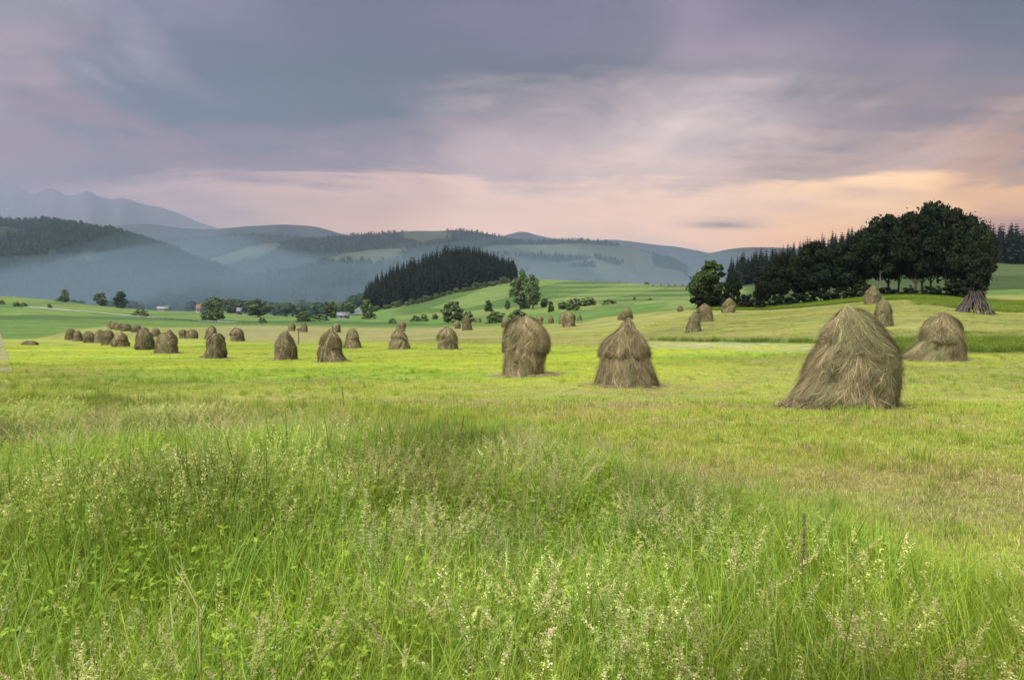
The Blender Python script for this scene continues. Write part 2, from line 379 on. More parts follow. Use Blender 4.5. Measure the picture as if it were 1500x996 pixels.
# ------------------------------------------------------------------ ground sheet with its fields
def ss(a, b, x): t = np.clip((x - a) / (b - a), 0, 1); return t * t * (3 - 2 * t)
def pl(px, pts): return np.interp(px, [p[0] for p in pts], [p[1] for p in pts])
TALL = [(-300, 21), (0, 17), (200, 14.5), (400, 12), (700, 9.5), (1000, 7.2), (1200, 5.6), (1400, 4.1), (1600, 3.5), (2000, 3.2)]
LIME = (.24, .265, .036); OLIVE = (.19, .205, .045); TAN = (.25, .215, .10); GREEN = (.095, .15, .035); DEEP = (.062, .105, .032); PALE = (.27, .265, .15)
MEAD = (.068, .112, .028); LIGHTG = (.14, .18, .045)
def fieldcols(x, y):
    px, D = polar(x, y); py = pyof((gz(x, y) - CAMZ) / np.maximum(D, .3)); py = np.where(D < 3, 900, py)
    w = 1.5 * vnoise(x / 9, y / 9, 21, 3)
    C = np.empty(x.shape + (3,)); C[:] = LIME; S = np.full(x.shape, .45)
    def put(mask, c, s=None):
        m = np.clip(mask, 0, 1)[..., None]; C[:] = C * (1 - m) + np.array(c) * m
        if s is not None: S[:] = S * (1 - m[..., 0]) + s * m[..., 0]
    lo = lambda v, e=1.2: ss(v + e, v - e, py + w * .6)       # above this line in the view = beyond it
    # near mown sward: strawy close by, fresh lime from the first stacks on
    put(ss(552, 580, py), (.225, .245, .045), .62)
    put(ss(700, 1100, px) * ss(515, 540, py), (.225, .24, .045), .6)
    put(ss(20, 27, D) * (1 - lo(505)) * ss(1150, 900, px), LIME, .12)
    # ochre mown strips in the middle
    put(lo(pl(px, [(0, 498), (100, 497), (300, 496), (350, 500), (600, 503), (900, 507), (1200, 517), (1500, 520)])), OLIVE, .55)
    put(lo(pl(px, [(300, 497), (600, 500), (750, 502), (900, 505), (1300, 503), (1500, 500)])) * ss(280, 330, px), (.20, .19, .065), .6)
    put(lo(pl(px, [(700, 492), (1000, 494), (1200, 489), (1500, 486)])) * ss(640, 760, px), (.19, .20, .042), .5)
    # faint drying rows across the ochre mown ground
    st = np.sin(py * 1.35 + w * 1.2 + px * .004 + 2 * vnoise(x / 30, y / 30, 9, 2))
    put((st > .25) * .5 * (py < 506) * (py > 436) * (px > 760), (.25, .20, .085), .6)
    put((st < -.6) * .5 * (py < 500) * (py > 436) * (px > 760), (.17, .21, .04), .2)
    # pale band of raked hay and the strip of uncut grass behind it
    band = (py > pl(px, [(860, 500), (1250, 505), (1500, 507)]) + w*.5) * (py < pl(px, [(860, 505), (1000, 511), (1250, 519), (1500, 522)]) + w*.5)
    put(band * ss(840, 950, px) * (px < 1290) * 1., PALE, .3)
    grn = (py > pl(px, [(960, 498), (1200, 500), (1500, 497)]) + w*.5) * (py < pl(px, [(960, 500), (1250, 505), (1310, 518), (1500, 517)]) + w*.5)
    put(grn * ss(940, 1000, px) * 1., GREEN, 0)
    # green crops beyond the mown meadow
    put(lo(pl(px, [(-300, 499), (50, 497), (110, 483), (160, 477), (240, 480), (350, 478), (420, 478), (600, 481), (700, 479), (720, 478), (850, 474), (880, 466), (1020, 452), (1060, 447), (1100, 447), (1200, 446), (1300, 441), (1450, 433), (1600, 432)])), GREEN, .05)
    put((py > 477) * (py < 497) * ss(300, 340, px) * (px < 410) * .6, (.21, .20, .09), .4)
    put(lo(pl(px, [(-300, 470), (60, 468), (200, 468), (350, 474), (500, 476), (640, 476), (700, 470)])) * ss(760, 700, px), DEEP, 0)
    put(lo(pl(px, [(-300, 462), (60, 462), (200, 465), (350, 470), (500, 470), (640, 474), (700, 468)])) * ss(760, 700, px), (.10, .17, .04), .05)
    put(lo(pl(px, [(-300, 448), (0, 446), (66, 451), (150, 457), (250, 462), (350, 468)])) * ss(420, 380, px), (.12, .175, .045), .1)
    # allotment stripes in the left fields
    sx = np.sin(x / 11. + y / 37.)
    put((sx > .2) * .55 * (py < 462) * ss(430, 400, px), LIGHTG, .1)
    put((sx < -.75) * .5 * (py < 462) * ss(430, 400, px), DEEP)
    # middle slope (beneath the spruce knoll) and the long fields to its right
    mid = ss(560, 600, px) * ss(1120, 1060, px)
    put(lo(pl(px, [(560, 474), (700, 470), (800, 468), (880, 461), (960, 453), (1060, 443)])) * mid, (.095, .16, .04), 0)
    put(lo(pl(px, [(560, 468), (700, 462), (800, 458), (880, 452), (960, 444), (1060, 438)])) * mid, LIGHTG, .2)
    put(lo(pl(px, [(560, 464), (700, 454), (800, 448), (880, 444), (960, 438), (1060, 432)])) * mid, MEAD, 0)
    s2 = np.sin(x / 16. - y / 46. + 1.2)
    put((s2 > 0) * .75 * (py < 452) * mid * ss(600, 640, px), (.14, .185, .05), .1)
    put((s2 < -.8) * .7 * (py < 452) * mid * ss(600, 640, px), DEEP)
    s3 = np.sin(py * .95 + (px - 800) * .012)
    put((s3 > .3) * .6 * (py < 444) * ss(780, 840, px) * mid, (.15, .19, .055), .1)
    put((s3 < -.55) * .6 * (py < 444) * ss(780, 840, px) * mid, DEEP)
    # rough meadow behind the grove on the right
    put(lo(pl(px, [(1080, 440), (1200, 436), (1300, 430), (1500, 424), (1700, 420)])) * ss(1080, 1110, px), (.046, .066, .022), 0)
    put((py < 404) * ss(1400, 1440, px) * .7, (.062, .088, .03), .1)
    # woodland floor
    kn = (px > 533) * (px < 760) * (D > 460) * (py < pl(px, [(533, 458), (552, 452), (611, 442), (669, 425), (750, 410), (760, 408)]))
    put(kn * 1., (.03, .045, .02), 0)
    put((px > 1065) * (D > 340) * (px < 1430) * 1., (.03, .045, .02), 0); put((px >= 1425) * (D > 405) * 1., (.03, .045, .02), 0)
    # beaten brown patch at the left, cart track at the frame's edge
    bp = np.exp(-(((px - 95) / 120) ** 2 + ((py - 548) / 10) ** 2)); put(bp * .6, (.14, .13, .06), .5)
    # under the tall grass
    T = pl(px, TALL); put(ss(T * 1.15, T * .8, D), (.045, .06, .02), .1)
    far = ss(1200, 2500, D); put(far, (.07, .10, .04), 0)
    return C, S

def build_ground():
    az = np.concatenate([np.arange(-180, -46, 4.), np.arange(-46, 46, .13), np.arange(46, 180, 4.)])
    rad = np.concatenate([np.exp(np.linspace(math.log(.6), math.log(1300), 620)), np.exp(np.linspace(math.log(1400), math.log(12400), 26))])
    A, Rr = np.meshgrid(np.radians(az), rad, indexing='ij')
    x = Rr * np.sin(A); y = Rr * np.cos(A); z = gz(x, y)
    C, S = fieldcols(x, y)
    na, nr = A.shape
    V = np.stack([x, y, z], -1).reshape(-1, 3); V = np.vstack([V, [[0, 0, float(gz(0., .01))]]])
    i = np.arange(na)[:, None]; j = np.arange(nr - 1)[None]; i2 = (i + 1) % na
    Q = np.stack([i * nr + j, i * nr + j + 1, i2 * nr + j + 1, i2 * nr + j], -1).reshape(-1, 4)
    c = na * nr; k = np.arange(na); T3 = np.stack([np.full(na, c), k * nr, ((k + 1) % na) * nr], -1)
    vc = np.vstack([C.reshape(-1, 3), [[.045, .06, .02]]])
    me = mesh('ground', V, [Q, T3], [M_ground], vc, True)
    at_ = me.attributes.new('straw', 'FLOAT', 'POINT'); at_.data.foreach_set('value', np.append(S.ravel(), .1).astype(np.float32))
    tag(obj('ground', me), kind='structure')
build_ground()

# ------------------------------------------------------------------ strips laid on the ground (road, river, track)
def strip(name, pts, width, m, kind='structure', lift=.12, px=True):
    W = np.array([at(a, b)[:2] for a, b in pts]) if px else np.array(pts)
    d = np.r_[0, np.cumsum(np.hypot(*np.diff(W, axis=0).T))]; q = np.linspace(0, d[-1], max(20, int(d[-1] / 2.5)))
    X = np.interp(q, d, W[:, 0]); Y = np.interp(q, d, W[:, 1])
    if len(pts) > 2:
        kk = np.ones(9) / 9; X[4:-4] = np.convolve(X, kk, 'valid'); Y[4:-4] = np.convolve(Y, kk, 'valid')
    tx, ty = np.gradient(X), np.gradient(Y); n = np.hypot(tx, ty) + 1e-9; nx, ny = -ty / n, tx / n
    wd = np.interp(q / d[-1], np.linspace(0, 1, len(np.atleast_1d(width))), np.atleast_1d(width)) if np.ndim(width) else np.full(len(q), width)
    L = 5; V = []
    for k in range(L):
        t = (k / (L - 1) - .5) * wd; xx = X + nx * t; yy = Y + ny * t
        V.append(np.stack([xx, yy, gz(xx, yy) + lift], -1))
    V = np.stack(V, 1).reshape(-1, 3); i = np.arange(len(q) - 1)[:, None] * L; j = np.arange(L - 1)[None]
    Q = np.stack([i + j, i + j + 1, i + L + j + 1, i + L + j], -1).reshape(-1, 4)
    o = obj(name, mesh(name, V, Q, [m], None, True)); tag(o, kind=kind); return o
strip('road', [(40, 450.5), (66, 452.5), (100, 455), (150, 459.5), (200, 463.5), (250, 467), (300, 470.5), (345, 473)], 4.2, M_road, lift=.25)
strip('path', [(-10, 476), (-5, 490), (-1, 505), (2, 522), (4, 545)], [1.6, 1.2, .8, .5], M_dirt, lift=.03)

# ------------------------------------------------------------------ instanced stuff (geometry nodes)
def scatter(name, P, scl, rot, idx, protos, tint=None, label=None):
    """P (N,3) points; scl (N,3); rot (N,3); idx (N,) which proto"""
    pc = bpy.data.collections.new(name + ' kinds')
    for k, me in enumerate(protos):
        o = bpy.data.objects.new('%s kind %02d' % (name, k), me); pc.objects.link(o)
    me = bpy.data.meshes.new(name); me.vertices.add(len(P)); me.vertices.foreach_set('co', np.asarray(P, np.float32).ravel())
    for nm, arr in (('scl', scl), ('rot', rot)) + ((('tint', tint),) if tint is not None else ()):
        a = me.attributes.new(nm, 'FLOAT_VECTOR', 'POINT'); a.data.foreach_set('vector', np.asarray(arr, np.float32).ravel())
    a = me.attributes.new('idx', 'INT', 'POINT'); a.data.foreach_set('value', np.asarray(idx, np.int32))
    ng = bpy.data.node_groups.new(name, 'GeometryNodeTree')
    ng.interface.new_socket('Geometry', in_out='INPUT', socket_type='NodeSocketGeometry')
    ng.interface.new_socket('Geometry', in_out='OUTPUT', socket_type='NodeSocketGeometry')
    N = ng.nodes; L = ng.links
    gi = N.new('NodeGroupInput'); go = N.new('NodeGroupOutput'); ip = N.new('GeometryNodeInstanceOnPoints')
    ci = N.new('GeometryNodeCollectionInfo'); ci.inputs['Collection'].default_value = pc; ci.inputs['Separate Children'].default_value = True; ci.inputs['Reset Children'].default_value = True
    def na(nm, ty):
        n = N.new('GeometryNodeInputNamedAttribute'); n.data_type = ty; n.inputs[0].default_value = nm
        return [s for s in n.outputs if s.enabled and s.name == 'Attribute'][0]
    L.new(gi.outputs[0], ip.inputs['Points']); L.new(ci.outputs[0], ip.inputs['Instance']); ip.inputs['Pick Instance'].default_value = True
    L.new(na('idx', 'INT'), ip.inputs['Instance Index']); L.new(na('rot', 'FLOAT_VECTOR'), ip.inputs['Rotation']); L.new(na('scl', 'FLOAT_VECTOR'), ip.inputs['Scale'])
    L.new(ip.outputs[0], go.inputs[0])
    o = obj(name, me); md = o.modifiers.new('scatter', 'NODES'); md.node_group = ng
    tag(o, label, None, None, 'stuff'); return o

# ------------------------------------------------------------------ conifers
def spruce_mesh(name, seed, whorls=15, per=8, K=3, core=True, slim=.17):
    r = np.random.default_rng(seed); mb = MB()
    mb.tube([(0, 0, 0), (0, 0, .5), (0, 0, .98)], [.012, .008, .002], 5, (.045, .038, .03))
    P = []; S = []; W = []; C = []
    for i in range(whorls):
        t = i / (whorls - 1); z0 = .07 + .9 * t ** .92
        L = slim * (1 - t) ** .8 * (1.0 if t > .12 else .75) + .012
        n = max(4, int(per * (1 - .4 * t)))
        for a in np.arange(n) / n * 6.283 + r.uniform(0, 6.28):
            a += r.normal(0, .15); l = L * r.uniform(.7, 1.18); d = np.array([math.cos(a), math.sin(a), 0])
            s = np.linspace(0, 1, K); zz = z0 + r.normal(0, .008) - l * (.35 * s + .15 * s * s) + .0
            pts = d * (s * l)[:, None]; pts[:, 2] = zz; P.append(pts)
            S.append([-d[1], d[0], r.normal(0, .35)]); W.append(np.interp(s, [0, .45, 1], [.35, .55, .06]) * l * r.uniform(.8, 1.2) + .006)
            C.append((.014, .023, .012) * np.array(r.uniform(.7, 1.4)))
            # hanging twigs
            pts2 = np.stack([d * l * .55 + [0, 0, zz[1] if K > 2 else z0], d * l * .75 + [0, 0, z0 - l * .75]]); 
            if K > 2:
                pts2 = np.stack([pts2[0], (pts2[0] + pts2[1]) / 2, pts2[1]]); P.append(pts2); S.append([-d[1], d[0], 0]); W.append(np.array([.3, .22, .05]) * l); C.append((.010, .018, .010) * np.array(r.uniform(.7, 1.3)))
    P = np.array(P); S = np.array(S); W = np.array(W); V, Q = ribbons(P, S, W)
    mb.add(V, Q, None, np.repeat(np.array(C), P.shape[1] * 2, 0))
    if core:
        k = 7; th = np.arange(k) / k * 6.283
        base = np.stack([np.cos(th) * slim * .45, np.sin(th) * slim * .45, np.full(k, .1)], -1)
        mb.add(np.vstack([base, [[0, 0, .85]]]), None, [(i, (i + 1) % k, k) for i in range(k)], (.012, .024, .012))
    return mb.data(name, [M_needle])
SPR = [spruce_mesh('spruce', 40 + i, 14, 8, 3, True, [.17, .2, .15, .22, .18][i]) for i in range(5)]
SPR_LOW = [spruce_mesh('far_spruce', 60 + i, 6, 5, 2, True, .2) for i in range(3)]
def blob_low(name, seed):
    r = np.random.default_rng(seed); mb = MB(); n = 46
    d = r.normal(size=(n, 3)); d /= np.linalg.norm(d, axis=1)[:, None]; c = d * np.array([.3, .3, .38]) * r.uniform(.6, 1.05, (n, 1)) + [0, 0, .55]
    ax = np.cross(d, r.normal(size=(n, 3))); ax /= np.linalg.norm(ax, axis=1)[:, None]; up = np.cross(d, ax)
    s = r.uniform(.12, .2, n); P = np.stack([c - up * s[:, None] * .6, c + up * s[:, None] * .6], 1); V, Q = ribbons(P, ax, np.stack([s, s], 1) * 1.3)
    mb.add(V, Q, None, np.repeat(np.array([.028, .05, .016]) * r.uniform(.7, 1.4, (n, 1)), 4, 0)); mb.tube([(0, 0, 0), (0, 0, .5)], [.02, .01], 4, (.08, .07, .05))
    return mb.data(name, [M_needle])
BLB_LOW = [blob_low('far_tree', 70 + i) for i in range(2)]

# ------------------------------------------------------------------ distant hills
def hillmat():
    m, g, p, o = mat('distant slopes')
    a = g.new('ShaderNodeAttribute'); a.attribute_name = 'col'
    geo = g.new('ShaderNodeTexCoord').outputs['Object']
    v = g.m('ADD', g.rng(g.noise(geo, .008, 5, .65), .3, .7, .72, 1.1), g.rng(g.noise(g.scale(geo, (1, .3, 1)), .03, 4, .6), .3, .7, -.12, .2))
    cc = g.new('ShaderNodeCombineColor'); [g.put(cc.inputs[i], v) for i in range(3)]
    g.put(p.inputs['Base Color'], g.mix(1., a.outputs[0], cc.outputs[0], 'MULTIPLY')); p.inputs['Roughness'].default_value = 1; p.inputs['Specular IOR Level'].default_value = 0
    return m
M_hill = hillmat()
FC = np.array([.020, .032, .018])
def hill(name, prof, D, Wf, Wb, zb, mask, seed, field=(.10, .14, .05), rough=.05, tree=18., spacing=13., nmax=26000, kinds=None, rock=None, power=1.15):
    """a ridge whose crest follows prof (view column, view height) at distance D"""
    xs = np.array([p[0] for p in prof], float); ys = np.array([p[1] for p in prof], float)
    px = np.arange(xs[0], xs[-1] + .1, 5.); cy = hermite(xs, ys, px)
    Dc = D * (1 + .05 * np.sin(px / 90. + seed) + .03 * np.sin(px / 37. + seed * 2))
    s = np.concatenate([np.linspace(0, 1, 40), 1 + np.linspace(.04, 1, 16)])
    def surf(px_, s_):
        c = np.interp(px_, px, cy); dc = np.interp(px_, px, Dc); Dy = np.where(s_ <= 1, dc - Wf * (1 - s_), dc + Wb * (s_ - 1))
        zt = CAMZ + dc * rho(c) - (tree * .75 if tree and mask is not None else 0)
        x = (px_ - 750) / F * Dy
        u = np.where(s_ <= 1, s_, 2 - s_); gsh = np.clip(u, 0, 1) ** power; gsh = gsh * (1.25 - .25 * gsh)
        H = np.maximum(zt - zb, 5)
        n = vnoise(x / (H * 1.6 + 60), Dy / (H * 1.6 + 60), seed, 5)
        z = zb + (zt - zb) * gsh + H * rough * n * (1 - .75 * np.exp(-((s_ - 1) / .12) ** 2)) * 2 * np.clip(u * 3, 0, 1)
        return x, Dy, z
    PX, SS = np.meshgrid(px, s, indexing='ij'); x, y, z = surf(PX, SS)
    MK = mask(PX, SS, x, y) if mask is not None else np.zeros(PX.shape, bool)
    fld = (np.array(field) * .3 + np.mean(field) * .13) * (1 + .25 * np.sign(np.sin(x / 70 + y / 160 + seed)) * (vnoise(x / 300, y / 300, seed + 3, 2) > 0))[..., None]
    C = np.where(MK[..., None], FC, fld)
    if rock is not None: C = rock(x, y, z)
    n, k = PX.shape; i = np.arange(n - 1)[:, None] * k; j = np.arange(k - 1)[None]
    Q = np.stack([i + j, i + k + j, i + k + j + 1, i + j + 1], -1).reshape(-1, 4)
    nm = 'mountains' if rock is not None else 'hill'
    o = tag(obj(nm, mesh(nm, np.stack([x, y, z], -1).reshape(-1, 3), Q, [M_hill], C.reshape(-1, 3), True)), kind='structure')
    if mask is not None:
        r = np.random.default_rng(seed + 100)
        area = (px[-1] - px[0]) / F * D * (Wf * 1.25)
        N = int(min(nmax * 2.2, area / spacing ** 2 * 1.6))
        pp = r.uniform(px[0], px[-1], N); s_ = r.uniform(0, 1.18, N); X, Y, Z = surf(pp, s_); mk = mask(pp, s_, X, Y)
        X, Y, Z = X[mk], Y[mk], Z[mk]
        if len(X) > nmax: X, Y, Z = X[:nmax], Y[:nmax], Z[:nmax]
        h = tree * r.uniform(.65, 1.15, len(X)); kn = kinds or (SPR_LOW + BLB_LOW[:1])
        scatter('forest', np.stack([X, Y, Z - 1], -1), np.stack([h * .85, h * .85, h * 1.15], -1), np.stack([0 * h, 0 * h, r.uniform(0, 6.28, len(h))], -1), r.choice(len(kn), len(h), p=[.3, .3, .3, .1]), kn,
                None, name)
    return o

nz = lambda x, y, s, k: vnoise(x / s, y / s, k, 4)
# the dark wooded hill on the left
hill('dense conifer wood covering the dark hill on the left', [(-420,330),(-200,322),(-60,326),(0,318),(35,321),(70,319),(100,323),(140,329),(180,338),(220,347),(250,356),(280,370),(320,385),(360,400),(400,418),(430,434),(470,452)],
     2100, 1000, 600, -42, lambda p, s, x, y: ~((nz(x, y, 80, 31) > .0 + 1.6 * np.abs(s - .6)) & (p < 160) & (s < .8)) & (s > .12), 1, field=(.07, .095, .045), spacing=11, rough=.07, tree=19)
# the low wooded ridge in front of the valley
hill('conifer wood on the low misty ridge behind the valley trees', [(170,452),(200,440),(230,427),(270,418),(300,413),(340,407),(370,401),(400,397),(430,394),(446,387),(480,381),(512,378),(535,379),(560,382),(600,386),(660,392),(720,402),(800,420),(860,440)],
     1450, 480, 300, -36, lambda p, s, x, y: (s > .22 + .1 * nz(x, y, 90, 5)) & ~((p > 545) & (nz(x, y, 150, 6) > .05)), 2, field=(.12, .17, .06), spacing=10, rough=.04, tree=17)
hill('spruce wood on the lower misty spur of the left hill', [(-420,400),(-200,384),(-60,380),(10,382),(40,374),(63,367),(95,364),(127,363),(177,364),(228,370),(279,384),(329,399),(367,408),(410,424),(440,440)],
     1760, 420, 260, -40, lambda p, s, x, y: (s > .2 + .12 * nz(x, y, 90, 35)), 21, field=(.09, .12, .05), spacing=10, rough=.05, tree=18)
# pale hillside with copses, centre right
hill('copses on the pale hillside right of the knoll', [(600,420),(640,392),(680,366),(720,353),(751,352),(801,351),(852,350),(903,356),(941,366),(961,374),(985,378),(1004,387),(1040,396),(1080,404),(1150,416),(1250,430)],
     2700, 1200, 600, -44, lambda p, s, x, y: ((s > .93) & (p < 905)) | ((p > 955) & (p < 1006) & (s > .60)) | ((nz(x, y, 120, 8) > .42) & (s < .7) & (s > .1)) | ((s < .30) & (nz(x, y, 100, 9) > -.1)), 3, field=(.16, .19, .10), spacing=13, rough=.05, tree=17)
# middle ridges
hill('wood on the near middle ridge', [(300,420),(380,404),(430,390),(471,377),(496,368),(547,360),(598,357),(669,347),(725,346),(760,350),(800,362),(880,380),(980,405)],
     3100, 1100, 700, -48, lambda p, s, x, y: (nz(x, y, 260, 12) > -.38) & (s > .15), 4, field=(.13, .16, .075), spacing=16, rough=.07, tree=18)
hill('wood on the broad central ridge', [(230,420),(280,385),(330,366),(370,357),(430,351),(479,346),(520,341),(560,339),(600,335),(640,334),(690,334),(720,339),(745,345),(790,349),(850,348),(905,356),(945,365),(1000,384),(1060,400)],
     4100, 1300, 800, -50, lambda p, s, x, y: (nz(x, y, 330, 14) > -.36) & (s > .2), 5, field=(.14, .165, .085), spacing=19, rough=.06, tree=19)
hill('wood on the pale field ridge', [(60,400),(140,370),(200,352),(240,347),(300,344),(345,338),(400,341),(450,345),(520,352),(620,372)],
     5200, 1500, 900, -55, lambda p, s, x, y: (nz(x, y, 330, 15) > -.05) | (s > .94), 6, field=(.17, .19, .10), spacing=22, rough=.05, tree=19)
hill('', [(60,380),(130,342),(177,332),(236,331),(266,335),(310,337),(370,332),(426,329),(471,334),(494,341),(540,352),(620,380)], 6800, 1600, 900, -60, None, 7, field=(.075, .09, .05), rough=.05, tree=0)
hill('', [(660,390),(700,352),(740,343),(765,339),(790,344),(830,352),(900,350),(940,355),(1000,362),(1040,372),(1120,395)], 7600, 1600, 900, -62, None, 8, field=(.08, .095, .06), rough=.05, tree=0)
hill('', [(940,410),(985,392),(1029,374),(1055,367),(1080,363),(1120,362),(1200,366),(1300,372),(1400,380),(1600,400)], 5600, 1400, 800, -58, None, 9, field=(.09, .105, .06), rough=.05, tree=0)
hill('', [(-420,320),(-250,300),(-120,290),(-60,284),(-30,277),(0,274),(15,271.5),(28,270),(40,277),(58,285),(76,277),(84,276),(101,285),(119,285.5),(134,280),(152,287),(172,292),(182,290),(215,299),(241,304),(266,312),(291,324),(330,338),(400,372)],
     10000, 3200, 1500, -70, None, 10, rough=.012, tree=0, power=1.5, rock=lambda x, y, z: (np.array([.135, .115, .125]) + .0 * (vnoise(x / 160, z / 90, 3, 4) > .15)[..., None]))

# ------------------------------------------------------------------ the spruce knoll and the wood on the right
def wood(pxr, Dfun, depth, spacing, nthing, hfun, seed, label, group, label2, step=1.0):
    r = np.random.default_rng(seed); pts = []
    # jittered rows
    d = 0
    while d < depth:
        p = pxr[0]
        while p < pxr[1]:
            Df = Dfun(p)
            if Df is not None:
                D = Df + d + r.uniform(-.4, .4) * spacing; pp = p + r.uniform(-.35, .35) * spacing * F / D
                if pxr[0] <= pp <= pxr[1]: pts.append((D, pp, d))
            p += spacing * F / (Df + d if Df else 500)
        d += spacing
    pts.sort()
    G = []
    for k, (D, pp, dd) in enumerate(pts):
        h = hfun(pp, dd) * r.choice([.6, .78, .9, 1., 1.06, 1.14], p=[.08, .14, .24, .28, .18, .08]) * r.uniform(.94, 1.06); x, y, z = atD(pp, D)
        if k < nthing:
            o = obj('spruce_tree', SPR[r.integers(5)], None, (x, y, z - .3)); q_ = h * r.uniform(1.0, 1.55); o.scale = (q_, q_, h); o.rotation_euler = (r.normal(0, .02), r.normal(0, .02), r.uniform(0, 6.28))
            tag(o, label, 'spruce', group)
        else: G.append((x, y, z - .3, h, r.uniform(0, 6.28)))
    if G:
        G = np.array(G); scatter('forest', G[:, :3], np.stack([G[:, 3] * 1.15] * 2 + [G[:, 3]], -1), np.stack([0 * G[:, 3], 0 * G[:, 3], G[:, 4]], -1), r.integers(0, 5, len(G)), SPR, None, label2)
    print('wood', group, len(pts))
def knoll_front(p):
    py = pl(p, [(533, 459), (552, 453), (611, 443), (669, 426), (700, 420), (750, 411), (760, 409)])
    D = at(p, py)[1]; return max(480, min(D, 640))
wood((534, 757), knoll_front, 150, 6.3, 185, lambda p, d: np.interp(p, [534, 560, 600, 700, 757], [18, 24, 24, 22, 16]), 5,
     'dark pointed spruce in the dense wood on the central knoll', 'spruces on the central knoll', 'hindmost spruces of the wood on the central knoll')
wood((1068, 1310), lambda p: 372 + (p - 1068) * .02, 80, 6.5, 95, lambda p, d: 17.5, 6,
     'dark spruce in the sloping wood left of and behind the tall black grove', 'spruces in the wood behind the grove', 'hindmost spruces of the wood behind the grove')
wood((1395, 1760), lambda p: 404 - (p-1425)*.03, 40, 5.5, 20, lambda p, d: 23, 7,
     'dark spruce in the wood at the far right edge beyond the green field', 'spruces at the far right', 'hindmost spruces of the far right wood')

# ------------------------------------------------------------------ broadleaf trees
def broad(seed, leaves=5000, clumps=26, leaf=.026, shape='round', col=(.045, .075, .018), base=.22, wid=.36, gap=.0, trunk_r=.022):
    """unit-height tree -> (trunk mesh, crown mesh)"""
    r = np.random.default_rng(seed); mb = MB(); cs = []
    lean = r.normal(0, .02, 2)
    tp = np.array([[lean[0] * t * 3, lean[1] * t * 3, t * .86] for t in np.linspace(0, 1, 7)]); tp[1:, :2] += r.normal(0, .006, (6, 2))
    mb.tube(tp, trunk_r * np.array([1.5, 1.0, .9, .72, .52, .34, .12]), 7)
    for k in range(clumps):
        t = (k + r.uniform(0, 1)) / clumps; z = base + (1 - base) * (.04 + .9 * t)
        if shape == 'round': w = wid * math.sqrt(max(.02, 1 - ((t - .48) / .56) ** 2))
        elif shape == 'tall': w = wid * (.55 + .5 * math.sin(t * 3.0)) * (1 - .35 * t)
        elif shape == 'bush': w = wid * math.sqrt(max(.05, 1 - t ** 2 * .85))
        else: w = wid * (1 - t) ** .6 + .05
        a = k * 2.4 + r.uniform(-.5, .5); q = w * r.uniform(.35, .92); c = np.array([q * math.cos(a), q * math.sin(a), z * .97]); cs.append((c, (.06 + .10 * r.uniform()) * (1.1 if t < .7 else .85)))
        if r.uniform() < .75 and shape != 'bush':
            j = max(1, min(6, int((z - .12) * 6))); s0 = tp[j - 1] if tp[j][2] > z * .9 else tp[j]
            mid = (s0 + c) / 2 + [0, 0, -.02]; mb.tube([s0, mid, c], [trunk_r * .4, trunk_r * .24, trunk_r * .07], 4)
    trunk = mb.data('trunk', [M_bark if seed % 3 else M_bark_pale], True, False)
    per = leaves // clumps; P = []; X = []; W = []; C = []
    for c, rad in cs:
        n = int(per * (rad / .11) ** 2 * r.uniform(.6, 1.3)); d = r.normal(size=(n, 3)); d /= np.linalg.norm(d, axis=1)[:, None]
        rr = rad * r.uniform(.35, 1.0, n) ** .6 * (1 + .35 * r.normal(size=n) * (r.uniform(size=n) < .25))
        pos = c + d * rr[:, None] * np.array([1.1, 1.1, .8]); nr = d + r.normal(0, .55, (n, 3)) + [0, 0, .35]; nr /= np.linalg.norm(nr, axis=1)[:, None]
        ax = np.cross(nr, r.normal(size=(n, 3))); ax /= np.linalg.norm(ax, axis=1)[:, None]; up = np.cross(nr, ax); s = leaf * r.uniform(.6, 1.3, n)
        P.append(np.stack([pos - up * s[:, None], pos, pos + up * s[:, None]], 1)); X.append(ax); W.append(np.stack([s * .5, s * 1.5, s * .25], 1))
        C.append(np.array(col) * r.uniform(.75, 1.3) * r.uniform(.75, 1.3, (n, 1)) * np.array([r.uniform(.85, 1.2), 1, 1]))
    P = np.concatenate(P); X = np.concatenate(X); W = np.concatenate(W); C = np.concatenate(C); V, Q = ribbons(P, X, W)
    V[:, 2] = np.maximum(V[:, 2], .0)
    crown = mesh('crown', V, Q, [M_leaf], np.repeat(C, 6, 0))
    h = V[:, 2].max(); w_ = np.percentile(np.abs(V[:, 0]), 98) + np.percentile(np.abs(V[:, 1]), 98)
    return trunk, crown, h, w_
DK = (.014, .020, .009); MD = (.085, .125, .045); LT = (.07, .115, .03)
LIB = {
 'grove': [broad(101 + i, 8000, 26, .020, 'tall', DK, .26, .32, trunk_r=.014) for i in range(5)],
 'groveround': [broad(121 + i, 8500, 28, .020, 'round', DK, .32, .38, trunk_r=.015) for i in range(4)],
 'near': [broad(141, 9000, 30, .022, 'round', (.035, .06, .018), .10, .36)],
 'mid': [broad(151 + i, 2600, 22, .034, 'round', MD, .10, .36) for i in range(4)],
 'tall': [broad(161 + i, 2600, 26, .026, 'tall', MD, .15, .22) for i in range(3)],
 'cone': [broad(171 + i, 1500, 20, .034, 'cone', (.03, .055, .02), .03, .28) for i in range(2)],
 'bush': [broad(181 + i, 1800, 20, .05, 'bush', MD, .0, .55) for i in range(4)],
 'darkbush': [broad(191 + i, 3500, 24, .035, 'bush', DK, .0, .55) for i in range(3)],
}
_cnt = {}
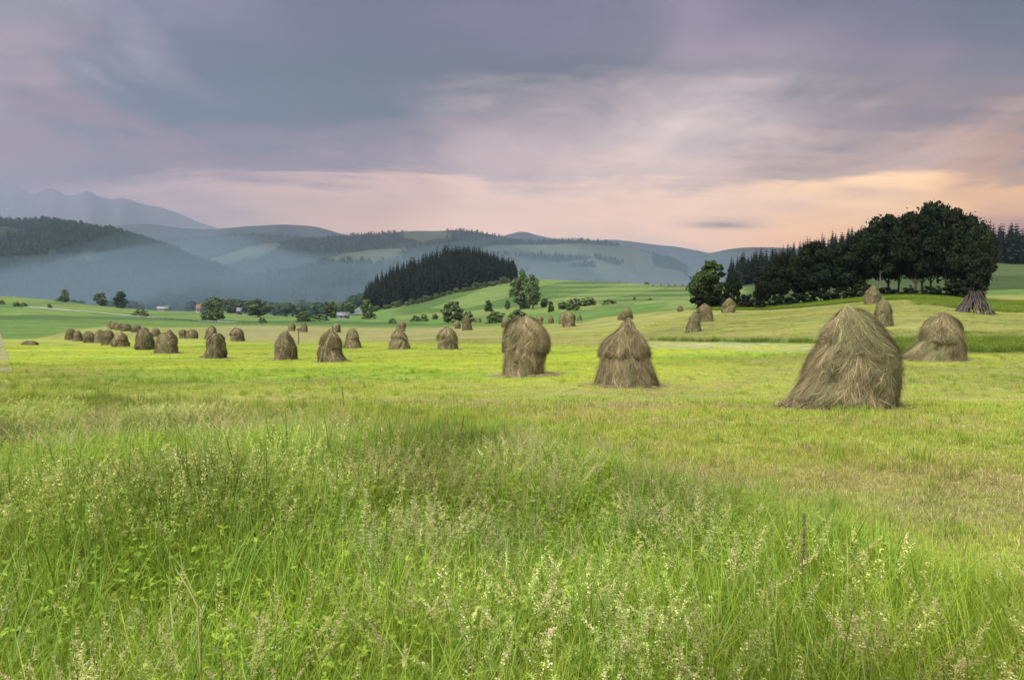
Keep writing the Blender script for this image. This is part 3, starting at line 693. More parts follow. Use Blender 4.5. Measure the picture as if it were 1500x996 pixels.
def tree(kind, px, top, width, label, cat='tree', base=None, D=None, name=None, group=None):
    lib = LIB[kind]; k = _cnt.get(kind, 0); _cnt[kind] = k + 1; tr, cr, h0, w0 = lib[k % len(lib)]
    x, y, z = at(px, base) if D is None else atD(px, D)
    H = (zat(top, y) - z + .3) / h0; Wd = width / F * y / w0
    nm = name or ('shrub' if 'bush' in kind else 'broadleaf_tree')
    o = empty(nm, (x, y, z - .3)); tag(o, label, cat, group)
    t = obj('trunk' if 'bush' not in kind else 'stem', tr, o); c = obj('crown' if 'bush' not in kind else 'foliage', cr, o)
    o.scale = (Wd, Wd, H); o.rotation_euler = (0, 0, (k * 2.399) % 6.28); return o

# the black grove on the right: tall trees
G_ = 'tall trees of the black grove'
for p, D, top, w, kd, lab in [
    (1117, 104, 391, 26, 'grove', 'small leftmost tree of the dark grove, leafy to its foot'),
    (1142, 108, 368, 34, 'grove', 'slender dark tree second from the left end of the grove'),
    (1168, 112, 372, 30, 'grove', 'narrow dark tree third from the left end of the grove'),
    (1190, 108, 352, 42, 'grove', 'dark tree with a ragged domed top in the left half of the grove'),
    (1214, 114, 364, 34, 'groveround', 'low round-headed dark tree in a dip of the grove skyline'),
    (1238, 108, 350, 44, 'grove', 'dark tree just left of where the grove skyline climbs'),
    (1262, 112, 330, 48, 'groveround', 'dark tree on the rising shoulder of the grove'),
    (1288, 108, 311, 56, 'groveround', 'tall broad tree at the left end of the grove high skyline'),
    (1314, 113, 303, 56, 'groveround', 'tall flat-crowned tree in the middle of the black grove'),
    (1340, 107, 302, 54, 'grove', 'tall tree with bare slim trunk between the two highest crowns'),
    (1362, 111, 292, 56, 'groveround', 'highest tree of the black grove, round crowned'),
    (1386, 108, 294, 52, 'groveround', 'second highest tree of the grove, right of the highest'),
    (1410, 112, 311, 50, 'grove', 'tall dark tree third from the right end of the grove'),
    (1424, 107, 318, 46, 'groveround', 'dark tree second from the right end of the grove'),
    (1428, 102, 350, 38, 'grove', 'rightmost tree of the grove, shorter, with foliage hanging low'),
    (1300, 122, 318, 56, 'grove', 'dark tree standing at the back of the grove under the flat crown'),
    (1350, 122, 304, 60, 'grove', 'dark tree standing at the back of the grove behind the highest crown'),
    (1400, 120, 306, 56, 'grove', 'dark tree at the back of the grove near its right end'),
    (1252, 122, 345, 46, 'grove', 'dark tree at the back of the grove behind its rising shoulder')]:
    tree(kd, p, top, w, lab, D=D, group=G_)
for p, D, top, w, lab in [
    (1113, 101, 436, 24, 'leftmost low shrub under the grove'), (1140, 103, 432, 30, 'dark shrub under the second tree of the grove'), (1170, 104, 428, 34, 'rounded dark shrub in the left half of the grove edge'),
    (1200, 104, 424, 34, 'shrub closing the gap under the domed grove tree'), (1232, 104, 420, 36, 'broad shrub at the foot of the grove near its middle'), (1262, 104, 414, 34, 'dark shrub at the grove edge behind the farthest right haystack'),
    (1296, 105, 420, 30, 'shrub among the bare trunks of the grove'), (1330, 106, 421, 28, 'low shrub between slim trunks, right half of the grove'), (1364, 105, 418, 32, 'dark shrub under the highest grove tree'),
    (1398, 104, 408, 34, 'tall shrub at the right end of the grove'), (1424, 100, 404, 32, 'rightmost dark shrub of the grove, against the green field'),
    (1092, 104, 430, 26, 'loose green shrub between the lone tree and the grove'), (1073, 108, 403, 30, 'bushy small tree right of the lone dark tree')]:
    tree('darkbush', p, top, w, lab, 'shrub', D=D, group='shrubs under the grove')
tree('near', 1038, 380, 50, 'lone dark round-topped tree left of the grove', D=112)
tree('darkbush', 1040, 416, 46, 'dense dark bush growing against the lone tree', 'shrub', D=110)

# trees of the middle distance
for kd, p, base, top, w, lab, cat in [
    ('mid', 763, 453, 404, 30, 'wide leafy tree of the tall pair right of the knoll', 'tree'),
    ('tall', 780, 453, 401, 22, 'airy tall tree on the right of the pair by the knoll', 'tree'),
    ('tall', 765, 450, 393, 12, 'thin pointed treetop standing behind the tall pair', 'tree'),
    ('cone', 716, 457, 439, 12, 'small cone-shaped tree on the slope below the knoll', 'tree'),
    ('tall', 743.6, 454, 439, 8, 'thin young tree between the cone-shaped tree and the tall pair', 'tree'),
    ('mid', 798, 450, 437, 12, 'small round pale tree right of the tall pair', 'tree'),
    ('cone', 807, 457, 441, 9, 'small dark conifer right of the tall pair', 'tree'),
    ('mid', 826, 453, 442, 20, 'low spreading tree at the left of the three dark bushy trees', 'tree'),
    ('mid', 835, 455, 438, 12, 'middle one of the three dark bushy trees on the slope', 'tree'),
    ('mid', 845, 455, 436, 14, 'right and tallest of the three dark bushy trees on the slope', 'tree'),
    ('bush', 862, 448, 435, 24, 'grey-green bush trailing right of the three dark trees', 'shrub'),
    ('bush', 893, 446, 438, 21, 'flat wide bush on the field strip left of the lone tree', 'shrub'),
    ('bush', 665, 472, 441, 36, 'large round bush in front of the knoll slope', 'shrub'),
    ('bush', 684, 472, 456, 18, 'lower bush joined to the right of the large round bush', 'shrub'),
    ('bush', 727, 473, 456, 30, 'dark bush behind the haystacks left of the round topped stack', 'shrub'),
    ('bush', 758, 472, 452, 26, 'dark green bush directly behind the round topped haystack', 'shrub'),
    ('bush', 608, 471, 462, 14, 'small grey-green bush in the rough strip below the knoll', 'shrub'),
    ('bush', 622, 471, 460, 13, 'pale scrub right of the small grey-green bush below the knoll', 'shrub'),
    ('bush', 637, 468, 459, 10, 'small scrub left of the large round bush', 'shrub'),
    ('mid', 537, 467, 438, 16, 'tree at the left foot of the spruce knoll', 'tree'),
    ('bush', 541, 467, 456, 20, 'low bushes at the left foot of the knoll', 'shrub'),
    ('mid', 313, 460, 434, 28, 'big leafy tree beside the orange-roofed house', 'tree'),
    ('mid', 321, 468, 449, 15, 'tree with a visible trunk in front of the big leafy tree', 'tree'),
    ('bush', 305, 470, 455, 21, 'round dense bush left of the tree with the visible trunk', 'shrub'),
    ('mid', 334, 459, 437, 17, 'tree just right of the big leafy valley tree', 'tree'),
    ('mid', 346, 459, 438, 20, 'rounded tree behind the brown hut', 'tree'),
    ('mid', 378, 465, 437, 34, 'wide dark tree in the middle of the left valley trees', 'tree'),
    ('bush', 383, 473, 465, 12, 'small bush at the edge of the green field in the valley', 'shrub'),
    ('tall', 403, 462, 445, 14, 'hazy pale tree right of the wide dark tree', 'tree'),
    ('tall', 417, 462, 443, 13, 'hazy slender tree in the gap of the valley trees', 'tree'),
    ('mid', 440, 461, 438, 27, 'full dark tree in the centre of the valley row', 'tree'),
    ('bush', 446, 471, 456, 26, 'pale bush in front of the full dark valley tree', 'shrub'),
    ('mid', 466, 463, 442, 18, 'tree second to the right of the full dark valley tree', 'tree'),
    ('bush', 469, 470, 459, 22, 'light green bush left of the grey barn', 'shrub'),
    ('mid', 484, 466, 441, 20, 'dark tree just left of the grey barn', 'tree'),
    ('mid', 510, 461, 440, 22, 'dark tree behind the grey barn', 'tree'),
    ('mid', 97, 442, 423.5, 10, 'upright dark tree on the skyline of the left field', 'tree'),
    ('bush', 92, 442, 434, 18, 'bush at the foot of the upright tree on the left skyline', 'shrub'),
    ('mid', 148, 448, 428, 16, 'dark tree left of the conifer by the pale road', 'tree'),
    ('cone', 177, 451, 426, 20, 'tall dark conifer beside the pale road', 'tree'),
    ('bush', 208, 463, 453, 22, 'low bush below the conifer near the pale road', 'shrub'),
    ('bush', 25, 449, 442, 10, 'small hedge bush on the far left field', 'shrub'),
    ('bush', 36, 450, 443, 9, 'second small hedge bush on the far left field', 'shrub'),
    ('bush', 73.5, 451, 445, 6, 'tiny bush beside the upper end of the pale road', 'shrub'),
    ('bush', 2, 446, 439, 9, 'small dark bush at the left edge of the picture', 'shrub'),
    ('bush', 947, 417, 413, 7, 'tiny dark bush on the crest of the middle fields', 'shrub'),
    ('bush', 951.5, 440, 436.5, 8, 'tiny bush on the field strip near the lone tree', 'shrub'),
    ('bush', 929, 439, 434.5, 5, 'tiny shrub left of the other one near the lone tree', 'shrub'),
    ('bush', 575, 474, 466, 12, 'small round bush just left of the scrub below the knoll', 'shrub')]:
    tree(kd, p, top, w, lab, cat, base=base)
_r = np.random.default_rng(15)
for p in np.arange(546, 752, 9.5):
    p = float(p + _r.uniform(-3, 3)); by = float(pl(p, [(533, 461), (552, 454), (611, 444.5), (669, 427.5), (750, 412)])) + 1
    tree('bush', p, by - _r.uniform(5, 10), _r.uniform(9, 15), 'low green shrub along the lower edge of the spruce wood on the knoll', 'shrub', base=by, group='shrubs edging the knoll wood')
# hazy tree belt along the valley floor
def belt(pxa, pxb, Da, Db, n, h, seed, label):
    r = np.random.default_rng(seed); p = r.uniform(pxa, pxb, n); D = r.uniform(Da, Db, n); x = (p - 750) / F * D; z = gz(x, D); hh = h * r.uniform(.5, 1.2, n)
    scatter('trees', np.stack([x, D, z - .5], -1), np.stack([hh * 1.5, hh * 1.5, hh], -1), np.stack([0 * hh, 0 * hh, r.uniform(0, 6.28, n)], -1), r.integers(0, 3, n), BLB_LOW + SPR_LOW[:1], None, label)
belt(330, 535, 640, 900, 170, 14, 3, 'hazy belt of trees along the valley floor')
belt(60, 330, 780, 1050, 120, 12, 4, 'hazy belt of trees in the valley on the left')

# ------------------------------------------------------------------ buildings and fence
def house(px, base, w, top, lab, wall, roof, name='house', depth=.7, nwin=2):
    x, y, z = at(px, base); W = w / F * y; H = zat(top, y) - z; Dp = W * depth; e = H * .55
    o = tag(empty(name, (x, y, z)), lab, 'house' if name == 'house' else name.split('_')[0]); o.rotation_euler = (0, 0, R(12))
    mb = MB(); V = [(-W/2,-Dp/2,-.5),(W/2,-Dp/2,-.5),(W/2,Dp/2,-.5),(-W/2,Dp/2,-.5),(-W/2,-Dp/2,e),(W/2,-Dp/2,e),(W/2,Dp/2,e),(-W/2,Dp/2,e),(-W/2,0,H*.97),(W/2,0,H*.97)]
    mb.add(V, [(0,1,5,4),(2,3,7,6)], [(1,2,6),(1,6,9),(1,9,5),(3,0,4),(3,4,8),(3,8,7)]); obj('wall', mb.data('wall', [wall], False, False), o)
    rb = MB(); ov = W * .06; t = .18
    for sg in (-1, 1):
        y1 = sg * (Dp / 2 + ov); z1 = e - ov * (H - e) / (Dp / 2)
        v = [(-W/2-ov, 0, H), (W/2+ov, 0, H), (W/2+ov, y1, z1), (-W/2-ov, y1, z1)]; v += [(a, b, c + t) for a, b, c in v]
        rb.add(v, [(0,1,2,3),(4,7,6,5),(0,4,5,1),(2,6,7,3),(0,3,7,4),(1,5,6,2)])
    r_ = obj('roof', rb.data('roof', [roof], False, False), o)
    if name == 'house':
        cb = MB(); cb.box((W*.18, -.3, H*.85), (W*.18+.6, .3, H+.8)); obj('chimney', cb.data('chimney', [wall], False, False), r_)
    for k in range(nwin):
        wx = (-.5 + (k + .75) / (nwin + .5)) * W; b = MB(); b.box((wx-.45, -Dp/2-.04, e*.35), (wx+.45, -Dp/2+.02, e*.8)); obj('window', b.data('window', [M_glass], False, False), o)
    b = MB(); b.box((W*.38-.5, -Dp/2-.05, -.2), (W*.38+.3, -Dp/2+.02, e*.75)); obj('door', b.data('door', [M_pole], False, False), o)
    return o
house(293, 458.5, 9, 446, 'small pale house with an orange roof at the left of the valley trees', M_wallw, M_roofo)
house(503, 467, 17, 457.5, 'low grey timber barn in the field below the knoll', M_walld, M_roofg, 'barn')
house(351, 461, 7, 451, 'small brown hut among the valley trees', M_pole, M_roofg, 'hut', nwin=1)
for px_, w_, lb in ((240, 15, 'long low pale farm shed in the valley, left of its twin'), (259, 18, 'long low pale farm shed in the valley, nearer the orange-roofed house')):
    x, y, z = atD(px_, 640); house(px_, 453.6, w_, 449, lb, M_wallw, simple('pale sheet roof', (.22, .23, .24), .7), 'shed', nwin=2)

def waterm():
    m, g, p, o = mat('river water'); p.inputs['Base Color'].default_value = (.35, .37, .38, 1); p.inputs['Roughness'].default_value = .12; p.inputs['Specular IOR Level'].default_value = .8
    return m
M_water = waterm()
def flat_patch(name, pts, D0, D1, m):
    """water lying level on the valley floor"""
    P = []
    for p, py in pts:
        x, y, z = at(p, py); P.append((x, y, z))
    return P
strip('river', [(522, 459.5), (528, 461.5), (527, 460), (521, 458), (519.5, 456.5), (524, 455.8), (531, 455.6)], [5, 7, 9, 12, 20, 34, 40], M_road if False else M_water, lift=.5)

def fence():
    a = [(214, 466.5), (250, 469.5), (300, 472.5), (345, 474.5), (385, 475.5)]; W = np.array([at(*p)[:2] for p in a]); d = np.r_[0, np.cumsum(np.hypot(*np.diff(W, axis=0).T))]
    q = np.arange(0, d[-1], 3.5); X = np.interp(q, d, W[:, 0]); Y = np.interp(q, d, W[:, 1]); Z = gz(X, Y)
    o = tag(empty('rail_fence', (X[0], Y[0], Z[0])), 'low wooden rail fence running beside the pale road on the left', 'fence'); base = np.array([X[0], Y[0], Z[0]])
    for k in range(min(len(q), 60)):
        b = MB(); c = np.array([X[k], Y[k], Z[k]]) - base; b.tube([c + [0, 0, -.2], c + [0, 0, 1.2]], .08, 5); obj('post', b.data('post', [M_pole], False, False), o)
    for h in (.55, 1.0):
        b = MB(); b.tube(np.stack([X, Y, Z + h], -1) - base, .06, 4); obj('rail', b.data('rail', [M_pole], False, False), o)
fence()
x, y, z = at(436.4, 505); b = MB(); hh = zat(480, y) - z
b.tube([(0, 0, -.2), (.03, 0, hh * .6), (0, 0, hh)], [.06, .05, .045], 6); b.box((-.22, -.05, hh * .86), (.2, .05, hh * .93))
tag(obj('wooden_post', b.data('post', [M_pole], False, False), None, (x, y, z)), 'thin dark wooden post standing alone between the middle haystacks', 'post')

# ------------------------------------------------------------------ haystacks
def wads(T, H, seed):
    return vnoise(np.cos(T) * 13, np.sin(T) * 13 + H * 17, seed + 2, 2)
def lathe(prof, cx, seed, nz_=36, na=56, amp=.03, z0=0, z1=1, ell=1.0):
    h = np.linspace(z0, z1, nz_); th = np.arange(na) / na * 2 * np.pi
    r_ = np.interp(h, [p[0] for p in prof], [p[1] for p in prof]); c = np.interp(h, [p[0] for p in cx], [p[1] for p in cx])
    T, H = np.meshgrid(th, h, indexing='ij'); Rr = r_[None] * (1 + amp * 2.2 * vnoise(np.cos(T) * 2.2, np.sin(T) * 2.2 + H * 4, seed, 3) + amp * 1.2 * vnoise(np.cos(T) * 7, np.sin(T) * 7 + H * 9, seed + 1, 2) + amp * .7 * wads(T, H, seed))
    V = np.stack([c[None] + Rr * np.cos(T), ell * Rr * np.sin(T), H + amp * .9 * vnoise(np.cos(T) * 2, np.sin(T) * 2, seed + 4, 2) * (H > .05) * (H < .97)], -1)
    return V, T, H
def hay_part(name, prof, cx, seed, z0, z1, nstr, slen, sw, messy=.3, flare=0, amp=.03, nz_=30, na=48, green=.25):
    r = np.random.default_rng(seed); V, T, H = lathe(prof, cx, seed, nz_, na, amp, z0, z1)
    mb = MB(); i = np.arange(na)[:, None]; j = np.arange(nz_ - 1)[None]; i2 = (i + 1) % na
    Q = np.stack([i * nz_ + j, i2 * nz_ + j, i2 * nz_ + j + 1, i * nz_ + j + 1], -1).reshape(-1, 4)
    mb.add(V.reshape(-1, 3), Q, None, (.11, .09, .045)); top = V[:, -1].mean(0); bot = V[:, 0].mean(0)
    n0 = mb.n; mb.add([top + [0, 0, .004], bot], None, None)
    mb.F3.append(np.array([(k * nz_ + nz_ - 1, ((k + 1) % na) * nz_ + nz_ - 1, n0) for k in range(na)])); mb.F3.append(np.array([(((k + 1) % na) * nz_, k * nz_, n0 + 1) for k in range(na)]))
    # strands draped down the surface
    K = 5; rr = np.interp(np.linspace(z0, z1, 200), [p[0] for p in prof], [p[1] for p in prof]) + .03; cdf = np.cumsum(rr); cdf /= cdf[-1]
    hs = np.interp(r.uniform(size=nstr), cdf, np.linspace(z0, z1, 200)); th = r.uniform(0, 2 * np.pi, nstr)
    L = slen * r.uniform(.4, 1.3, nstr); drift = r.normal(0, messy, nstr); curl = r.normal(0, messy, nstr); s = np.linspace(0, 1, K)
    Hs = hs[:, None] - L[:, None] * s * (1 - .45 * np.minimum(1, np.abs(drift))[:, None]); 
    Hs = np.maximum(Hs, .004 if z0 < .01 else z0 - slen * .7)
    Rs = np.interp(Hs, [p[0] for p in prof], [p[1] for p in prof]); cs_ = np.interp(Hs, [p[0] for p in cx], [p[1] for p in cx])
    hk = np.minimum(Hs, hs[:, None]); Rk = np.interp(np.maximum(hk, z0), [p[0] for p in prof], [p[1] for p in prof])
    Th = th[:, None] + (drift[:, None] * s + curl[:, None] * s * s) * L[:, None] / np.maximum(Rk, .08) * .8
    Nf = 1 + amp * 2.2 * vnoise(np.cos(Th) * 2.2, np.sin(Th) * 2.2 + Hs * 4, seed, 3) + amp * 1.2 * vnoise(np.cos(Th) * 7, np.sin(Th) * 7 + Hs * 9, seed + 1, 2) + amp * .7 * wads(Th, Hs, seed)
    out = r.uniform(.002, .022, nstr)[:, None] + (r.uniform(size=nstr) < .16)[:, None] * s * r.uniform(.02, .09, nstr)[:, None] + .012 * np.sin(s * 3.14)
    Rt = np.where(Hs >= z0, Rk, Rk) * Nf + out
    Hz = Hs + amp * .9 * vnoise(np.cos(Th) * 2, np.sin(Th) * 2, seed + 4, 2) * (Hs > .05)
    P = np.stack([cs_ + Rt * np.cos(Th), Rt * np.sin(Th), Hz + (r.uniform(size=nstr) < .05)[:, None] * (1 - s) * .02], -1)
    radial = np.stack([np.cos(Th), np.sin(Th), np.full_like(Th, .35)], -1); tan_ = np.gradient(P, axis=1); sd = np.cross(tan_, radial); sd /= np.linalg.norm(sd, axis=2)[..., None] + 1e-9
    wv = sw * r.uniform(.5, 1.5, nstr)[:, None] * np.interp(s, [0, .3, 1], [.7, 1, .3])
    Vs, Qs = ribbons(P, sd, wv)
    k = r.uniform(size=(nstr, 1)); straw = np.array([.28, .228, .122]); brown = np.array([.150, .116, .062]); grn = np.array([.15, .155, .068]); pale = np.array([.46, .39, .23])
    pg = green * (1 + 1.1 * vnoise(np.cos(th) * 2, hs * 5 + np.sin(th) * 2, seed + 9, 2))[:, None]
    u = r.uniform(size=(nstr, 1)); C = np.where(u < pg, grn, np.where(u < pg + .42, brown, straw)); C = np.where(k > .985, pale, C) * r.uniform(.7, 1.25, (nstr, 1)) * (1 + .5 * wads(th, hs, seed + 5) + .22 * vnoise(np.cos(th) * 4, np.sin(th) * 4 + hs * 5, seed + 6, 2))[:, None]
    mb.add(Vs, Qs, None, np.repeat(C, K * 2, 0))
    return mb.data(name, [M_hay], False)

def sub(prof, a, b, tuck=.8):
    """profile between heights a and b, its lower edge tucked in"""
    P = [(h, r_) for h, r_ in prof]; g = lambda h: float(np.interp(h, [p[0] for p in P], [p[1] for p in P]))
    return [(a, g(a) * tuck), (a + .03, g(a + .03))] + [(h, r_) for h, r_ in P if a + .03 < h < b] + [(b, g(b))]
KINDS = {
 # (lower profile, upper profile, centre line, waist low, waist high)
 'A': ([(0,.58),(.06,.555),(.15,.54),(.38,.48),(.5,.43),(.6,.34),(.66,.1)], [(.36,.42),(.44,.46),(.55,.425),(.65,.37),(.8,.285),(.88,.225),(.95,.145),(1,.03)], [(0,-.04),(.15,-.01),(.38,.04),(.65,.06),(.8,.02),(1,0)], .40, .66),
 'B': ([(0,.46),(.08,.445),(.25,.40),(.4,.35),(.52,.29),(.58,.1)], [(.42,.27),(.45,.35),(.52,.365),(.62,.325),(.72,.25),(.80,.165),(.86,.10),(.93,.065),(1,.01)], [(0,0),(.5,-.03),(.8,.01),(1,.02)], .42, .58),
 'C': ([(0,.335),(.1,.345),(.25,.345),(.4,.33),(.5,.30),(.56,.1)], [(.42,.29),(.45,.345),(.55,.355),(.7,.345),(.82,.30),(.91,.22),(.97,.12),(1,.02)], [(0,-.05),(.3,-.02),(.6,.03),(1,.0)], .42, .56),
 'D': ([(0,.60),(.1,.53),(.25,.46),(.36,.41),(.45,.37),(.56,.1)], [(.34,.33),(.42,.385),(.55,.39),(.68,.36),(.8,.29),(.9,.19),(.97,.10),(1,.02)], [(0,-.20),(.15,-.13),(.3,-.06),(.4,0),(1,.0)], .40, .56),
 'dome': ([(0,.36),(.1,.35),(.3,.345),(.45,.33),(.56,.1)], [(.40,.32),(.44,.345),(.6,.335),(.75,.295),(.87,.22),(.95,.13),(1,.02)], [(0,0),(1,.02)], .40, .56),
 'bell': ([(0,.47),(.1,.43),(.25,.39),(.4,.34),(.5,.3),(.56,.1)], [(.44,.27),(.47,.33),(.6,.31),(.75,.26),(.87,.18),(.95,.10),(1,.02)], [(0,0),(1,-.02)], .44, .56),
 'egg': ([(0,.35),(.12,.37),(.3,.37),(.45,.34),(.56,.1)], [(.42,.33),(.45,.355),(.6,.32),(.75,.255),(.88,.17),(.96,.09),(1,.02)], [(0,0),(.6,-.02),(1,-.06)], .42, .56),
 'point': ([(0,.46),(.08,.44),(.25,.40),(.4,.33),(.5,.27),(.56,.1)], [(.45,.26),(.48,.33),(.58,.32),(.7,.25),(.82,.15),(.92,.07),(1,.01)], [(0,0),(1,.01)], .45, .56),
 'skirt': ([(0,.50),(.07,.44),(.18,.385),(.35,.345),(.48,.31),(.56,.1)], [(.40,.29),(.46,.335),(.6,.33),(.75,.29),(.87,.21),(.95,.12),(1,.02)], [(0,.14),(.08,.10),(.2,.04),(.35,0),(1,-.03)], .40, .56),
 'squat': ([(0,.5),(.1,.5),(.3,.48),(.5,.42),(.56,.2)], [(.42,.42),(.45,.46),(.6,.42),(.75,.34),(.88,.22),(.96,.12),(1,.02)], [(0,0),(1,0)], .42, .56),
}
def hay_set(kind, seed, n1, n2, sw, slen=.24, green=.25, messy=.35, amp=.03):
    lo_, up, cx, a, b_ = KINDS[kind]
    base = hay_part('hay_skirt', lo_, cx, seed, 0, lo_[-1][0], n1, slen, sw, messy, amp=amp, green=green)
    cap = hay_part('hay_cap', up, cx, seed + 50, up[0][0], 1, n2, slen, sw, messy * 1.3, amp=amp * 1.2, green=green * 1.1)
    return base, cap
SETS = {
 'A': hay_set('A', 1, 24000, 22000, .0040, .18, .30, .45, .062), 'B': hay_set('B', 2, 12000, 11000, .0042, .24, .12, .42, .05), 'C': hay_set('C', 3, 11000, 11000, .0045, .24, .12, .42, .05), 'D': hay_set('D', 4, 9500, 9500, .005, .24, .3, .42, .05),
}
for i, kd in enumerate(('dome', 'bell', 'egg', 'point', 'squat', 'skirt')):
    SETS[kd] = hay_set(kd, 20 + i, 2200, 2000, .011, .25, .2, .42, .06); SETS[kd + '2'] = hay_set(kd, 30 + i, 2200, 2000, .011, .25, .36, .42, .07)
def drape(name, V, side_dir, seed, n, sw, slen):
    pass
def haystack(px, base, top, w, kind, label, mirror=1, rot=None, group='haystacks on the mown meadow'):
    x, y, z = at(px, base); H = zat(top, y) - z + .05
    me = SETS[kind]; wmax = 2 * max(p[1] for p in KINDS[kind.rstrip('2')][0] + KINDS[kind.rstrip('2')][1]) + .03
    sc = .93 * w / F * y / wmax
    o = tag(empty('haystack', (x, y, z - .05)), label, 'haystack', group)
    obj('hay_skirt', me[0], o); obj('hay_cap', me[1], o); o.scale = (sc * mirror, sc, H)
    r = 0 if kind in 'ABCD' or kind[:4] == 'skir' else ((px * 7.3 + base) % 6.28 if rot is None else rot)
    # keep the silhouette facing the same way as seen from the meadow gate
    ti = math.sin(px * 3.7) * .05 if kind not in 'ABCD' else 0.
    o.rotation_euler = (ti, math.cos(px * 5.1) * .045 if kind not in 'ABCD' else 0., r - math.atan2(x, y) if r == 0 else r)
    return o, x, y, z, H
HS = {}
for row in [
    (1243, 596, 449, 156, 'A', 'largest haystack, broad and shaggy with a peaked crest, nearest on the right'),
    (919, 565, 466, 93, 'B', 'brown two-tiered haystack topped by a small pointed tuft of hay'),
    (770, 551, 463, 66, 'C', 'tall round-topped haystack bulging over its lower half, left of the pointed one'),
    (1380, 528, 457, 94, 'D', 'rounded haystack trailing a long skirt of hay to the left, beside the largest stack'),
    (483, 531, 484, 50, 'skirt', 'round-topped haystack with hay spilling out at its right foot', 1),
    (417, 527.5, 485, 34, 'egg', 'egg-shaped haystack left of the one spilling hay at its right foot'),
    (316, 525, 488, 41, 'skirt2', 'haystack with a smooth dome and a bit of skirt on its left', -1),
    (242, 517.5, 486, 32, 'dome', 'broad domed haystack, nearest at the end of the left row'),
    (211, 513, 482, 26, 'dome2', 'upright barrel-shaped haystack just left of the broad domed one'),
    (655, 512, 479.5, 31, 'dome', 'barrel-shaped haystack midway between the pointed and the round-topped stacks'),
    (584, 511, 480, 33, 'point', 'waisted haystack with a pointed head, another stack peeping behind it'),
    (587, 486, 470, 14, 'dome2', 'far haystack peeping out behind the pointed waisted one'),
    (516, 510, 481, 28, 'bell', 'bell-shaped haystack right of the one spilling hay'),
    (347, 500, 480, 20, 'dome', 'flat-headed haystack standing alone beyond the smooth domed one'),
    (308.5, 497, 477, 20, 'bell2', 'haystack right behind the smooth domed one'),
    (280, 496, 482.5, 17, 'egg', 'right one of a close pair of small far haystacks'),
    (267, 495.5, 482.5, 12, 'dome2', 'left one of a close pair of small far haystacks'),
    (246, 494, 483, 12, 'egg2', 'small haystack mostly hidden behind the broad domed one'),
    (227.5, 493, 480, 12, 'dome2', 'small haystack seen between the barrel-shaped and broad domed ones'),
    (209, 487, 479.5, 14, 'egg', 'small haystack behind the top of the barrel-shaped one on the left'),
    (199, 487, 476, 15, 'dome', 'fifth haystack from the left in the back left row'),
    (185, 485, 474, 15, 'egg2', 'fourth haystack from the left in the back left row'),
    (175, 484, 473, 12, 'dome', 'third haystack from the left in the back left row'),
    (167, 482.5, 471, 10, 'dome2', 'second haystack from the left in the back left row'),
    (161, 481.5, 470, 8, 'egg', 'leftmost and smallest haystack of the back left row'),
    (175, 508, 486, 24, 'squat', 'squat haystack at the right end of the front left row'),
    (156.5, 505, 483, 19, 'dome2', 'second haystack from the right in the front left row'),
    (145, 502.5, 483, 15, 'dome', 'third haystack from the right in the front left row'),
    (130, 502, 485, 17, 'egg', 'fourth haystack from the right in the front left row'),
    (113, 500, 484, 17, 'bell', 'fifth haystack from the right in the front left row'),
    (102, 498, 481, 14, 'dome2', 'leftmost haystack of the front left row'),
    (427, 485, 473.5, 10.5, 'dome', 'left one of two small far haystacks behind the lone post'),
    (444, 486.5, 473, 11.5, 'egg', 'right one of two small far haystacks behind the lone post'),
    (493, 487, 473, 12.5, 'dome2', 'small far haystack above and behind the bell-shaped one'),
    (670, 481.5, 469, 9.5, 'egg2', 'small far haystack left of the waisted green one'),
    (684, 484, 461.5, 17, 'bell2', 'greenish waisted haystack in front of the large round bush'),
    (700.6, 472.5, 465, 9, 'dome', 'tiny brown haystack between the large bush and the dark bush'),
    (718, 472.5, 464, 10, 'egg', 'tiny brown haystack in front of the dark bush left of the round-topped stack'),
    (741, 480, 464, 12.5, 'dome2', 'small far haystack just left of the round-topped big one'),
    (748, 516, 478, 26, 'dome', 'haystack half hidden behind the left side of the round-topped big one'),
    (764.6, 470, 463, 8, 'egg', 'tiny haystack above the crown of the round-topped big one'),
    (789, 474.5, 462, 13, 'dome2', 'far haystack just right of the crown of the round-topped big one'),
    (807, 473.5, 462.5, 9, 'egg2', 'tiny brown haystack between the two big central stacks'),
    (834, 478.5, 456, 20, 'dome2', 'greenish barrel-shaped haystack in front of its twin, between the big central stacks'),
    (825, 474.5, 458, 13, 'dome', 'haystack half hidden behind the greenish barrel-shaped one'),
    (849, 470, 460, 8, 'point', 'tiny haystack right of the greenish barrel-shaped one'),
    (918.6, 468.5, 450.5, 16.5, 'dome2', 'greenish haystack directly above the pointed tuft of the central stack'),
    (908, 468.5, 460.5, 7, 'egg', 'tiny brown haystack left of the greenish one above the pointed tuft'),
    (996.6, 456.5, 447.5, 8.5, 'egg2', 'tiny haystack on the green strip left of the lone tree'),
    (1016, 486, 456, 27, 'bell2', 'two-tiered haystack nearest of three in a line below the lone tree'),
    (1033, 471, 445, 23, 'dome', 'middle haystack of three in a line below the lone tree'),
    (1067, 458, 436.5, 22, 'squat2', 'squat haystack right of the lone tree'),
    (1276, 445.5, 418, 23, 'egg', 'reddish-brown haystack farthest up the slope before the black grove'),
    (1293, 478, 437, 31, 'bell2', 'green-sided two-tiered haystack directly behind the largest one')]:
    HS[row[0]] = haystack(*row)
for p in (956, 967, 978.6, 988, 999, 1008, 1018):
    tag(haystack(p, 419.6, 415.8, 2.6, 'dome', 'tiny haystack on the crest line of the middle fields')[0], group='tiny haystacks along the crest')

